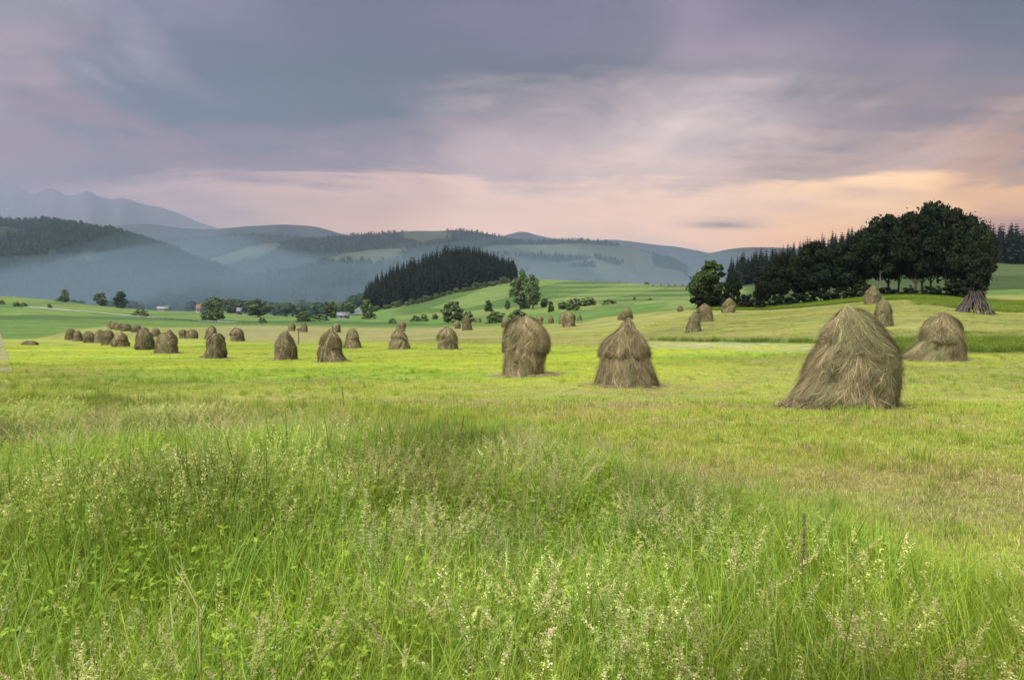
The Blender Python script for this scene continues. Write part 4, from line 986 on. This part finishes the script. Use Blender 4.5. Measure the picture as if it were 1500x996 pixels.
# spilled hay at the feet of stacks, and the long side skirts
def spill(key, dx, length, w, h, seed, lab, n=1400, sw=.011):
    o, x, y, z, H = HS[key]; r = np.random.default_rng(seed); sgn = 1 if dx > 0 else -1
    K = 4; t = r.uniform(0, 1, n) ** 1.3; cx = x + dx + sgn * t * length; cy = y - .15 + r.normal(0, w * .5, n) * (1 - .5 * t); hh = h * (1 - t) ** 1.5 * r.uniform(.1, 1, n) * np.exp(-((cy - y + .15) / w) ** 2)
    a = r.normal(0 if r is None else 0, .9, n); L = r.uniform(.1, .4, n); s = np.linspace(-.5, .5, K)
    X = cx[:, None] + np.cos(a)[:, None] * s * L[:, None]; Y = cy[:, None] + np.sin(a)[:, None] * s * L[:, None]
    Z = gz(X, Y) + hh[:, None] - s * sgn * L[:, None] * (h / length) * .9 + .015 + .03 * r.uniform(size=(n, 1)); Z = np.maximum(Z, gz(X, Y) + .008)
    P = np.stack([X, Y, Z], -1); tn = P[:, -1] - P[:, 0]; sd = np.cross(tn, np.array([0, -.5, 1.]) + r.normal(0, .3, (n, 3))); sd /= np.linalg.norm(sd, axis=1)[:, None]
    V, Q = ribbons(P, sd, np.full((n, K), sw) * r.uniform(.5, 1.4, (n, 1)))
    C = np.where(r.uniform(size=(n, 1)) < .5, [.30, .25, .13], [.15, .12, .065]) * r.uniform(.7, 1.2, (n, 1))
    M = np.linalg.inv(np.array(o.matrix_basis)); V = (np.c_[V, np.ones(len(V))] @ M.T)[:, :3]
    obj('loose_hay', mesh('loose_hay', V, Q, [M_hay], np.repeat(C, K * 2, 0)), o)
spill(1243, -.85, .75, .5, .45, 1, '', 2600, .008); spill(1243, .8, .5, .5, .15, 2, '', 900, .008)
spill(919, .45, .4, .4, .15, 3, '', 900, .009); spill(770, .3, .9, .4, .10, 4, '', 900, .009); spill(770, -.4, .4, .3, .08, 5, '', 500, .009)
spill(1380, -.35, 1.35, .5, .75, 6, '', 4200, .011); spill(483, .4, .9, .5, .55, 7, '', 2200, .016); spill(316, -.5, .7, .5, .35, 8, '', 1400, .018)

def litter(key, n, spread, seed, sw=.009):
    o, x, y, z, H = HS[key]; r = np.random.default_rng(seed); R0 = o.scale[0] * .40; K = 3
    a = r.uniform(0, 6.28, n); q = R0 * (.85 + spread * r.exponential(.45, n)); cx = x + q * np.cos(a); cy = y + q * np.sin(a) * .9; d = r.uniform(0, 6.28, n); L = r.uniform(.08, .3, n); s = np.linspace(-.5, .5, K)
    X = cx[:, None] + np.cos(d)[:, None] * s * L[:, None]; Y = cy[:, None] + np.sin(d)[:, None] * s * L[:, None]; Z = gz(X, Y) + .012 + r.uniform(0, .06, (n, 1)) * np.exp(-((q - R0) / .35) ** 2)[:, None] + .03 * r.uniform(size=(n, 1))
    P = np.stack([X, Y, Z], -1); sd = np.cross(P[:, -1] - P[:, 0], np.array([0, -.4, 1.]) + r.normal(0, .3, (n, 3))); sd /= np.linalg.norm(sd, axis=1)[:, None]; V, Q = ribbons(P, sd, np.full((n, K), sw) * r.uniform(.5, 1.4, (n, 1)))
    C = np.where(r.uniform(size=(n, 1)) < .5, [.33, .28, .15], [.19, .15, .085]) * r.uniform(.7, 1.2, (n, 1)); M = np.linalg.inv(np.array(o.matrix_basis)); V = (np.c_[V, np.ones(len(V))] @ M.T)[:, :3]
    obj('hay_litter', mesh('hay_litter', V, Q, [M_hay], np.repeat(C, K * 2, 0)), o)
bpy.context.view_layer.update()
for key, n_, sp_ in ((1243, 4200, .8), (919, 2600, .8), (770, 2400, .9), (1380, 2200, .9), (483, 900, .7), (417, 800, .7), (316, 800, .7), (655, 600, .7), (584, 600, .7), (242, 600, .7), (211, 500, .7)):
    litter(key, n_, sp_, key, .009 if n_ > 1000 else .016)
# low dark hay heap at the left
x, y, z = at(42, 505); o = tag(empty('hay_heap', (x, y, z - .05)), 'low dark flat heap of old hay left of the front left row', 'hay heap'); s_ = SETS['squat']
obj('hay_mound', s_[1], o, (0, 0, -.4)); o.scale = (2.0, 1.3, .95)

# tipi of drying poles on the right
def poles():
    x, y, z = at(1428, 459); H = zat(424, y) - z; r = np.random.default_rng(9)
    o = tag(empty('pole_stack', (x, y, z)), 'dark cone of bare drying poles leaning together in tall grass', 'pole stack'); rb = 62 / F * y / 2
    for k in range(72):
        a = k / 72 * 6.283 * 2.6 + r.normal(0, .1); rr = rb * r.uniform(.7, 1.05); hh = H * r.uniform(.72, .98); tx = r.uniform(-.8, .8) * rb * .45; ty = r.normal(0, .18)
        b = MB(); p0 = np.array([rr * math.cos(a), rr * math.sin(a) * .8, -.1]); p1 = np.array([tx + math.cos(a) * -.12, ty, hh]); b.tube([p0, (p0 + p1) / 2 + r.normal(0, .03, 3), p1], [.045, .04, .025], 6)
        obj('pole', b.data('pole', [M_pole], True, False), o)
poles()

# ------------------------------------------------------------------ meadow plants
def blades(r, n, rad, L, w, K=6, bend=.5, lean=.25, col=(.13, .25, .03), dry=.05, up=1.):
    a = r.uniform(0, 6.28, n); q = rad * np.sqrt(r.uniform(0, 1, n)); base = np.stack([q * np.cos(a), q * np.sin(a), np.zeros(n)], -1)
    d = r.uniform(0, 6.28, n); dirv = np.stack([np.cos(d), np.sin(d), 0 * d], -1); l = L * r.uniform(.5, 1.15, n); s = np.linspace(0, 1, K)
    ln = np.abs(r.normal(0, lean, n)); bd = np.abs(r.normal(bend, bend * .5, n))
    ang = ln[:, None] + bd[:, None] * s[None] ** 1.6 * 1.6; seg = l[:, None] / (K - 1)
    hx = np.cumsum(np.sin(ang) * seg, 1); hz = np.cumsum(np.cos(ang) * seg, 1); hx = np.c_[np.zeros(n), hx[:, :-1]]; hz = np.c_[np.zeros(n), hz[:, :-1]]
    P = base[:, None] + dirv[:, None] * hx[..., None]; P[..., 2] += hz * up
    tw = d + 1.57 + r.normal(0, .5, n); sd = np.stack([np.cos(tw), np.sin(tw), 0 * tw], -1)
    W = w * r.uniform(.6, 1.3, n)[:, None] * np.interp(s, [0, .25, .7, 1], [.7, 1, .7, .08]); V, Q = ribbons(P, sd, W)
    C = np.array(col) * r.uniform(.7, 1.35, (n, 1)) * np.array([1, 1, 1]) + r.uniform(0, .05, (n, 1)) * np.array([1, .6, 0]); dr = r.uniform(size=n) < dry; C[dr] = np.array([.34, .28, .13]) * r.uniform(.7, 1.1, (dr.sum(), 1))
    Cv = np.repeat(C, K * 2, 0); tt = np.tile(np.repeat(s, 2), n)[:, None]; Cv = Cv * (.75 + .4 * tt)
    return V, Q, Cv, P
def m_tuft(seed, **k):
    r = np.random.default_rng(seed); V, Q, C, _ = blades(r, **k); mb = MB(); mb.add(V, Q, None, C); return mb.data('tuft', [M_grass])
def m_panicle(seed, n=5, h=.85, col=(.36, .32, .17), fluff=.10):
    """flowering grass: thin stems carrying loose seed heads"""
    r = np.random.default_rng(seed); mb = MB(); V, Q, C, P = blades(r, n, .10, h, .0022, 7, .28, .12, (.18, .25, .06), .3); mb.add(V, Q, None, C)
    for k in range(n):
        p = P[k]; m_ = 130; t = r.uniform(0, 1, m_); i = np.clip(4 + t * 2, 0, 5.99); i0 = i.astype(int); c = p[i0] * (1 - (i - i0))[:, None] + p[i0 + 1] * (i - i0)[:, None]
        d = r.normal(size=(m_, 3)); d[:, 2] = np.abs(d[:, 2]) * .6; d /= np.linalg.norm(d, axis=1)[:, None]; c2 = c + d * (fluff * (1.05 - t) * r.uniform(.15, .6, m_))[:, None]; c2[:, 2] += .01
        s = r.uniform(.0028, .0062, m_); ax = np.cross(d, r.normal(size=(m_, 3))); ax /= np.linalg.norm(ax, axis=1)[:, None]
        Vv, Qq = ribbons(np.stack([c2 - d * s[:, None], c2 + d * s[:, None]], 1), ax, np.stack([s * .7, s * .35], 1)); mb.add(Vv, Qq, None, np.array(col) * r.uniform(.7, 1.2))
    return mb.data('panicle', [M_grass])
def m_galium(seed, h=.6, fl=(.52, .56, .24), n=5, dens=90):
    """bedstraw: weak leafy stems topped with foamy cream flower clusters"""
    r = np.random.default_rng(seed); mb = MB(); V, Q, C, P = blades(r, n, .06, h, .003, 7, .25, .25, (.18, .30, .05), 0); mb.add(V, Q, None, C)
    for k in range(n):
        p = P[k]
        for i in range(1, 7):      # whorls of narrow leaves
            m_ = 7; a = np.arange(m_) / m_ * 6.28 + r.uniform(0, 6); d = np.stack([np.cos(a), np.sin(a), np.full(m_, .25)], -1); l = .022 * r.uniform(.8, 1.3)
            Vv, Qq = ribbons(np.stack([np.repeat(p[i][None], m_, 0), p[i] + d * l], 1), np.stack([-np.sin(a), np.cos(a), 0 * a], -1), np.full((m_, 2), .005)); mb.add(Vv, Qq, None, (.22, .34, .06))
        m_ = int(dens * r.uniform(.5, 1.3)); t = r.uniform(0, 1, m_) ** .8; i = 3.2 + t * 2.7; i0 = i.astype(int); c = p[i0] * (1 - (i - i0))[:, None] + p[i0 + 1] * (i - i0)[:, None]
        nb = 9; ba = r.uniform(0, 6.28, nb); g_ = r.integers(0, nb, m_); off = np.stack([np.cos(ba[g_]), np.sin(ba[g_]), r.uniform(-.2, .5, m_)], -1) * (.045 * (1.15 - t) * r.uniform(.2, 1, m_))[:, None]
        c = c + off + r.normal(0, .004, (m_, 3)); s = r.uniform(.0022, .0048, m_); nrm = r.normal(size=(m_, 3)) + [0, 0, .8]; nrm /= np.linalg.norm(nrm, axis=1)[:, None]
        ax = np.cross(nrm, r.normal(size=(m_, 3))); ax /= np.linalg.norm(ax, axis=1)[:, None]; up = np.cross(nrm, ax)
        Vv, Qq = ribbons(np.stack([c - up * s[:, None], c + up * s[:, None]], 1), ax, np.stack([s * 2, s * 2], 1)); mb.add(Vv, Qq, None, np.repeat(np.array(fl) * r.uniform(.75, 1.25, (m_, 1)), 4, 0))
    return mb.data('bedstraw', [M_grass])
def m_herb(seed, h=.42, n=9, col=(.20, .32, .035), leaf=.03):
    r = np.random.default_rng(seed); mb = MB(); V, Q, C, P = blades(r, n, .08, h, .003, 6, .2, .2, col, 0); mb.add(V, Q, None, C)
    for k in range(n):
        for i in range(1, 6):
            for q in range(3):
                a = r.uniform(0, 6.28); d = np.array([math.cos(a), math.sin(a), r.uniform(.1, .7)]); l = leaf * r.uniform(.6, 1.3); p = P[k][i]
                Vv, Qq = ribbons(np.stack([p, p + d * l * .5, p + d * l + [0, 0, -l * .2]])[None], np.array([[-d[1], d[0], 0]]), np.array([[.1, .55, .08]]) * l); mb.add(Vv, Qq, None, np.array(col) * r.uniform(.8, 1.5))
    return mb.data('herb', [M_grass])
GR = [m_tuft(200 + i, n=26, rad=.11, L=.62, w=.0055, K=7, bend=.6, lean=.3, col=(.17, .285, .030)) for i in range(4)]
GR += [m_tuft(210 + i, n=30, rad=.12, L=.5, w=.0035, K=7, bend=.75, lean=.4, col=(.22, .32, .055), dry=.05) for i in range(3)]      # 4-6 finer
GR += [m_tuft(215, n=16, rad=.07, L=.7, w=.0085, K=8, bend=.5, lean=.15, col=(.12, .25, .04), dry=.0)]      # 7 broad blades
GR += [m_panicle(220 + i, 5, .82, [(.40, .43, .20), (.34, .40, .15), (.46, .43, .24)][i], [.10, .14, .07][i]) for i in range(3)]   # 8-10
GR += [m_galium(230 + i, .62, [(.52, .62, .22), (.64, .68, .36)][i]) for i in range(2)]      # 11-12
GR += [m_herb(240 + i) for i in range(2)]
GR += [m_tuft(245, n=14, rad=.14, L=.55, w=.004, K=7, bend=1.0, lean=.9, col=(.30, .26, .13), dry=.5)]   # 15 dead, flattened                                                       # 13-14
LOWG = [m_tuft(250 + i, n=70, rad=.30, L=.10, w=.005, K=4, bend=.6, lean=.6, col=(.36, .42, .05), dry=.10) for i in range(3)]
LOWG += [m_tuft(256, n=55, rad=.28, L=.11, w=.005, K=4, bend=1.2, lean=1.35, col=(.43, .34, .19), dry=.6)]
LOWG += [m_tuft(257, n=40, rad=.09, L=.17, w=.006, K=5, bend=.5, lean=.3, col=(.27, .39, .04), dry=.02)]

def wedge(r, n, D0, D1, p0=-420, p1=1920):
    D = np.sqrt(r.uniform(D0 ** 2, D1 ** 2, n)); p = r.uniform(p0, p1, n); return p, D, (p - 750) / F * D
def meadow():
    r = np.random.default_rng(77); P = []; S = []; Ro = []; I = []; T = []
    def emit(n, D0, D1, kinds, probs, hfac, keep=None, wide=1., p0=-420, p1=1920):
        p, D, x = wedge(r, n, D0, D1, p0, p1); Tb = pl(p, TALL) * (1 + .10 * vnoise(x * .9, D * .9, 51, 3))
        k = D < Tb * 1.04
        if keep is not None: k &= keep(p, D, x)
        p, D, x, Tb = p[k], D[k], x[k], Tb[k]; m_ = len(D)
        edge = np.clip((Tb * 1.06 - D) / (Tb * .42), 0, 1); big = .5 + .5 * vnoise(x * .55, D * .55, 52, 3)
        h = hfac * (.42 + .58 * edge ** .7) * (.55 + .75 * big) * r.uniform(.75, 1.15, m_); h = h * np.interp(p, [0, 500, 900], [.9, 1, 1]) * np.interp(D, [0, 9, 20], [1, .95, .75])
        z = gz(x, D); P.append(np.stack([x, D, z - .01], -1)); sx = h ** .5 * wide * np.interp(D, [2, 8, 20], [1, 1.25, 1.7]); S.append(np.stack([sx, sx, h], -1))
        Ro.append(np.stack([r.normal(0, .10, m_), r.normal(.03, .10, m_), r.uniform(0, 6.28, m_)], -1)); I.append(r.choice(kinds, m_, p=probs))
        y_ = .5 + .5 * vnoise(x * .35 + 5, D * .35, 54, 3); g_ = .5 + .5 * vnoise(x * 1.3, D * 1.3, 55, 2)
        base = 1.06 * np.stack([1.04 + .30 * y_, .98 + .14 * y_, .84 + .30 * g_], -1) * (.44 + .80 * g_)[:, None]
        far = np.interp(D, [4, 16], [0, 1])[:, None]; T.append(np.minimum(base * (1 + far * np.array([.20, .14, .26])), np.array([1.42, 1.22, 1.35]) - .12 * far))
    emit(5200, .75, 4, [0, 1, 2, 3, 4, 5, 6, 7], [.17, .17, .15, .15, .1, .1, .08, .08], 1.0)
    for a_, b_ in ((-2600, -420), (1920, 4100)):      # the same meadow goes on to both sides of the path
        emit(2600, .8, 5, [0, 1, 2, 3, 4, 5, 6, 7], [.17, .17, .15, .15, .1, .1, .08, .08], 1.0, p0=a_, p1=b_); emit(500, .8, 5, [8, 9, 10, 11, 12], [.2] * 5, 1.0, p0=a_, p1=b_)
    emit(17000, 4, 10, [0, 1, 2, 3, 4, 5, 6, 7], [.15, .15, .14, .14, .12, .12, .1, .08], 1.0)
    emit(26000, 10, 21, [0, 1, 2, 3, 4, 5, 6], [.13, .13, .13, .13, .16, .16, .16], .8, wide=1.15)
    emit(1400, .9, 10, [8, 9, 10], [.4, .3, .3], 1.0, lambda p, D, x: vnoise(x * .8, D * .8, 61, 3) > -.15)
    emit(2200, 8, 21, [8, 9, 10], [.4, .3, .3], .9, lambda p, D, x: vnoise(x * .6, D * .6, 62, 3) > -.05)
    emit(3200, .9, 7, [11, 12], [.6, .4], .95, lambda p, D, x: (vnoise(x * 1.1, D * 1.1, 63, 3) > .22) | ((np.abs(x + .1) < 1.2) & (D < 3.2) & (vnoise(x * 2, D * 2, 64, 2) > .0) & (x > -.2)))
    emit(4200, 6, 18, [11, 12], [.5, .5], .9, lambda p, D, x: (vnoise(x * .7, D * .7, 65, 3) > .12))
    emit(5200, .8, 8, [13, 14], [.5, .5], 1.05, lambda p, D, x: vnoise(x * .9, D * .9, 66, 3) > -.2)
    emit(6000, 8, 18, [13, 14], [.5, .5], 1.0, lambda p, D, x: vnoise(x * .9, D * .9, 67, 3) > 0)
    emit(4200, .8, 14, [15], [1.], 1.0, lambda p, D, x: vnoise(x * 1.3, D * 1.3, 68, 3) > .0)
    P, S, Ro, I, T = map(np.concatenate, (P, S, Ro, I, T)); print('tall meadow', len(P))
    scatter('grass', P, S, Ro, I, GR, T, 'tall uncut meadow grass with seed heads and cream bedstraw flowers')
meadow()
def sward():
    r = np.random.default_rng(78); p1, D1, x1 = wedge(r, 21000, 3, 16); p2, D2, x2 = wedge(r, 34000, 16, 46); p3, D3, x3 = wedge(r, 30000, 44, 88, -150, 1650); p4, D4, x4 = wedge(r, 5000, 2.5, 12, 1920, 3000)
    p = np.r_[p1, p2, p3, p4]; D = np.r_[D1, D2, D3, D4]; x = np.r_[x1, x2, x3, x4]; Tb = pl(p, TALL); k = D > Tb * .92; p, D, x, Tb = p[k], D[k], x[k], Tb[k]; n = len(D)
    mid = np.exp(-np.clip(D / Tb - 1, 0, 9) / .35); h = (.65 + .9 * mid + 1.3 * np.clip(vnoise(x * .9, D * .9, 75, 3) - .3, 0, 1)) * (1 + .35 * vnoise(x * .7, D * .7, 71, 3)) * r.uniform(.7, 1.3, n) * np.interp(D, [15, 45, 88], [1, .7, .7])
    # thinner and browner in the strawy patches
    st = vnoise(x * .5, D * .9, 72, 4) + .28 * np.sin((D + .12 * x) * 2.6 + vnoise(x * .1, D * .1, 76, 2)); C, S = fieldcols(x, D); kk = (D < 46) | (C[:, 0] > .15)
    p, D, x, Tb, h, st, C, S = (q[kk] for q in (p, D, x, Tb, h, st, C, S)); n = len(D)
    idx = np.where(r.uniform(size=n) < np.clip(S * (.30 + 1.5 * st), 0, .8), 3, r.choice([0, 1, 2, 4], n, p=[.3, .3, .25, .15]))
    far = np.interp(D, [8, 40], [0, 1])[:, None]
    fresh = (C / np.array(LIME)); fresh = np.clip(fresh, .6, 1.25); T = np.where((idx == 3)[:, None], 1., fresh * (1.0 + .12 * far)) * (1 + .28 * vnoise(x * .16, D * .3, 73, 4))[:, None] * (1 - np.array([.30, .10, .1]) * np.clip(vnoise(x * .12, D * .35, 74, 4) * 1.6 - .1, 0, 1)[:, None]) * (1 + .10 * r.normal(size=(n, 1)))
    print('sward', n)
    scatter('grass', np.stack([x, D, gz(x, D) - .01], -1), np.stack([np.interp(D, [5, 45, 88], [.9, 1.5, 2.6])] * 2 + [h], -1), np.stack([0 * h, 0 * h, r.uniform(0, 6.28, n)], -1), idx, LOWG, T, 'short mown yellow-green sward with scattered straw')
sward()
# strips of uncut taller grass on the right and by the poles
def strips():
    r = np.random.default_rng(79); P = []
    n = 14000; D = r.uniform(28, 62, n); p = r.uniform(940, 1720, n); x = (p - 750) / F * D; z = gz(x, D); py = pyof((z - CAMZ) / D)
    lo_ = pl(p, [(940, 498), (1200, 499), (1500, 496), (1720, 494)]); hi = pl(p, [(940, 499), (1250, 504), (1300, 517), (1500, 517), (1720, 518)])
    k = (py > lo_) & (py < hi); P.append(np.stack([x, D, z], -1)[k])
    n = 5000; D = r.uniform(74, 100, n); p = r.uniform(1330, 1560, n); x = (p - 750) / F * D; z = gz(x, D); k = .5 * vnoise(x * .3, D * .3, 80, 2) + 1 - np.abs(p - 1440) / 80 + .5 * r.normal(size=n) > .3; P.append(np.stack([x, D, z], -1)[k])
    n = 9000; p = r.uniform(1040, 1560, n); D = pl(p, [(1040, 104), (1120, 99), (1300, 88), (1430, 96), (1560, 105)]) + r.uniform(-2, 9, n); x = (p - 750) / F * D; z = gz(x, D); P.append(np.stack([x, D, z], -1))
    P = np.concatenate(P); n = len(P); h = r.uniform(.45, .9, n); T = np.tile([.78, .72, .75], (n, 1)) * r.uniform(.8, 1.15, (n, 1)); print('strips', n)
    scatter('grass', P, np.stack([h * 2.2, h * 2.2, h], -1), np.stack([0 * h, 0 * h, r.uniform(0, 6.28, n)], -1), r.integers(0, 4, n), GR[:4], T, 'strips of uncut green grass between the mown fields')
strips()

# single stalks that stand out of the grass
def stalk(px, top, D, lab, kind='dock', lean=0.):
    x, y, z = atD(px, D); H = zat(top, D) - z; r = np.random.default_rng(int(px)); b = MB(); b.tube([(0, 0, 0), (lean * .4, 0, H * .5), (lean, 0, H)], [.003, .0025, .0015], 5)
    o = tag(empty('dock_plant', (x, y, z)), lab, 'plant'); obj('stem', b.data('stem', [M_pole], True, False), o)
    m_ = 420; t = r.uniform(.55, 1, m_); c = np.stack([lean * t, 0 * t, H * t], -1) + r.normal(0, 1, (m_, 3)) * np.array([.013, .013, .004]) * (1.3 - t)[:, None] * 1.4; s = r.uniform(.003, .006, m_)
    ax = r.normal(size=(m_, 3)); ax /= np.linalg.norm(ax, axis=1)[:, None]; V, Q = ribbons(np.stack([c - [0, 0, .004], c + [0, 0, .005]], 1), ax, np.stack([s, s], 1)); mb = MB(); mb.add(V, Q, None, np.repeat(np.array([.20, .16, .085]) * r.uniform(.6, 1.3, (m_, 1)), 4, 0)); obj('seed_head', mb.data('seed_head', [M_hay]), o)
stalk(1187, 752, 3.6, 'dark upright dock spike standing in the grass in front of the largest haystack')
stalk(668, 608, 8.5, 'brown dock spike at the far edge of the tall grass', lean=.09); stalk(503, 566, 11.5, 'thin brown dock spike below the haystack that spills hay', lean=-.04)
def drystem():
    x, y, z = atD(276, 2.35); b = MB(); k = zat(888, 2.35) - z; b.tube([(0, 0, 0), (.005, 0, k * .5), (0, 0, k)], [.004, .0035, .003], 6); t0 = (0, 0, k); t1 = (-.085, .02, k + .13)
    o = tag(empty('dry_stem', (x, y, z)), 'straw-coloured snapped dry stem bent to the left in the near grass', 'stem'); m = simple('dry stem', (.34, .27, .12), .7, 6, .3)
    obj('lower_stem', b.data('lower', [m], True, False), o); c = MB(); c.tube([t0, (-.04, .01, k + .07), t1], [.003, .003, .0015], 6); obj('bent_stem', c.data('bent', [m], True, False), o)
drystem()

# ------------------------------------------------------------------ air
def volume(name, lo, hi, dens, col, aniso):
    b = MB(); b.box(lo, hi); m = bpy.data.materials.new(name); m.use_nodes = True; g = NT(m.node_tree); g.n.clear()
    v = g.new('ShaderNodeVolumePrincipled'); v.inputs['Color'].default_value = col + (1,); v.inputs['Density'].default_value = dens; v.inputs['Anisotropy'].default_value = aniso
    o = g.new('ShaderNodeOutputMaterial'); g.l.new(v.outputs[0], o.inputs['Volume']); me = b.data(name, [m], False, False)
    return tag(obj(name, me), kind='stuff')
volume('haze', (-13000, -13000, -110), (13000, 12600, 1750), HAZE_DENS, HAZE_COL, .4)
def mist():
    # a lake of valley mist with an uneven top, thicker in the hollows
    nx, ny = 90, 70; X, Y = np.meshgrid(np.linspace(-5200, 5200, nx), 600 * (6500 / 600) ** np.linspace(0, 1, ny), indexing='ij')
    n = vnoise(X / 260, Y / 380, 91, 3) + .6 * vnoise(X / 90, Y / 140, 92, 3); e_ = np.clip((Y - 600) / 500, 0, 1)
    T = 10 + 26 * e_ + (14 + 52 * e_) * n; T = np.maximum(T, -20); B = np.full_like(T, -95.)
    V = np.concatenate([np.stack([X, Y, T], -1).reshape(-1, 3), np.stack([X, Y, B], -1).reshape(-1, 3)]); k = nx * ny; i = np.arange(nx - 1)[:, None] * ny; j = np.arange(ny - 1)[None]
    top = np.stack([i + j, i + ny + j, i + ny + j + 1, i + j + 1], -1).reshape(-1, 4); bot = top[:, ::-1] + k
    def wall(a): a = np.asarray(a); return np.stack([a[1:], a[1:] + k, a[:-1] + k, a[:-1]], -1)
    W = [wall(np.arange(ny)), wall(np.arange(ny)[::-1] + (nx - 1) * ny), wall((np.arange(nx) * ny)[::-1]), wall(np.arange(nx) * ny + ny - 1)]
    m = bpy.data.materials.new('mist'); m.use_nodes = True; g = NT(m.node_tree); g.n.clear()
    v = g.new('ShaderNodeVolumePrincipled'); v.inputs['Color'].default_value = MIST_COL + (1,); v.inputs['Density'].default_value = MIST_DENS; v.inputs['Anisotropy'].default_value = .1
    o = g.new('ShaderNodeOutputMaterial'); g.l.new(v.outputs[0], o.inputs['Volume'])
    tag(obj('mist', mesh('mist', V, [top, bot] + W, [m])), 'low bluish mist pooled in the valley', kind='stuff')
mist()
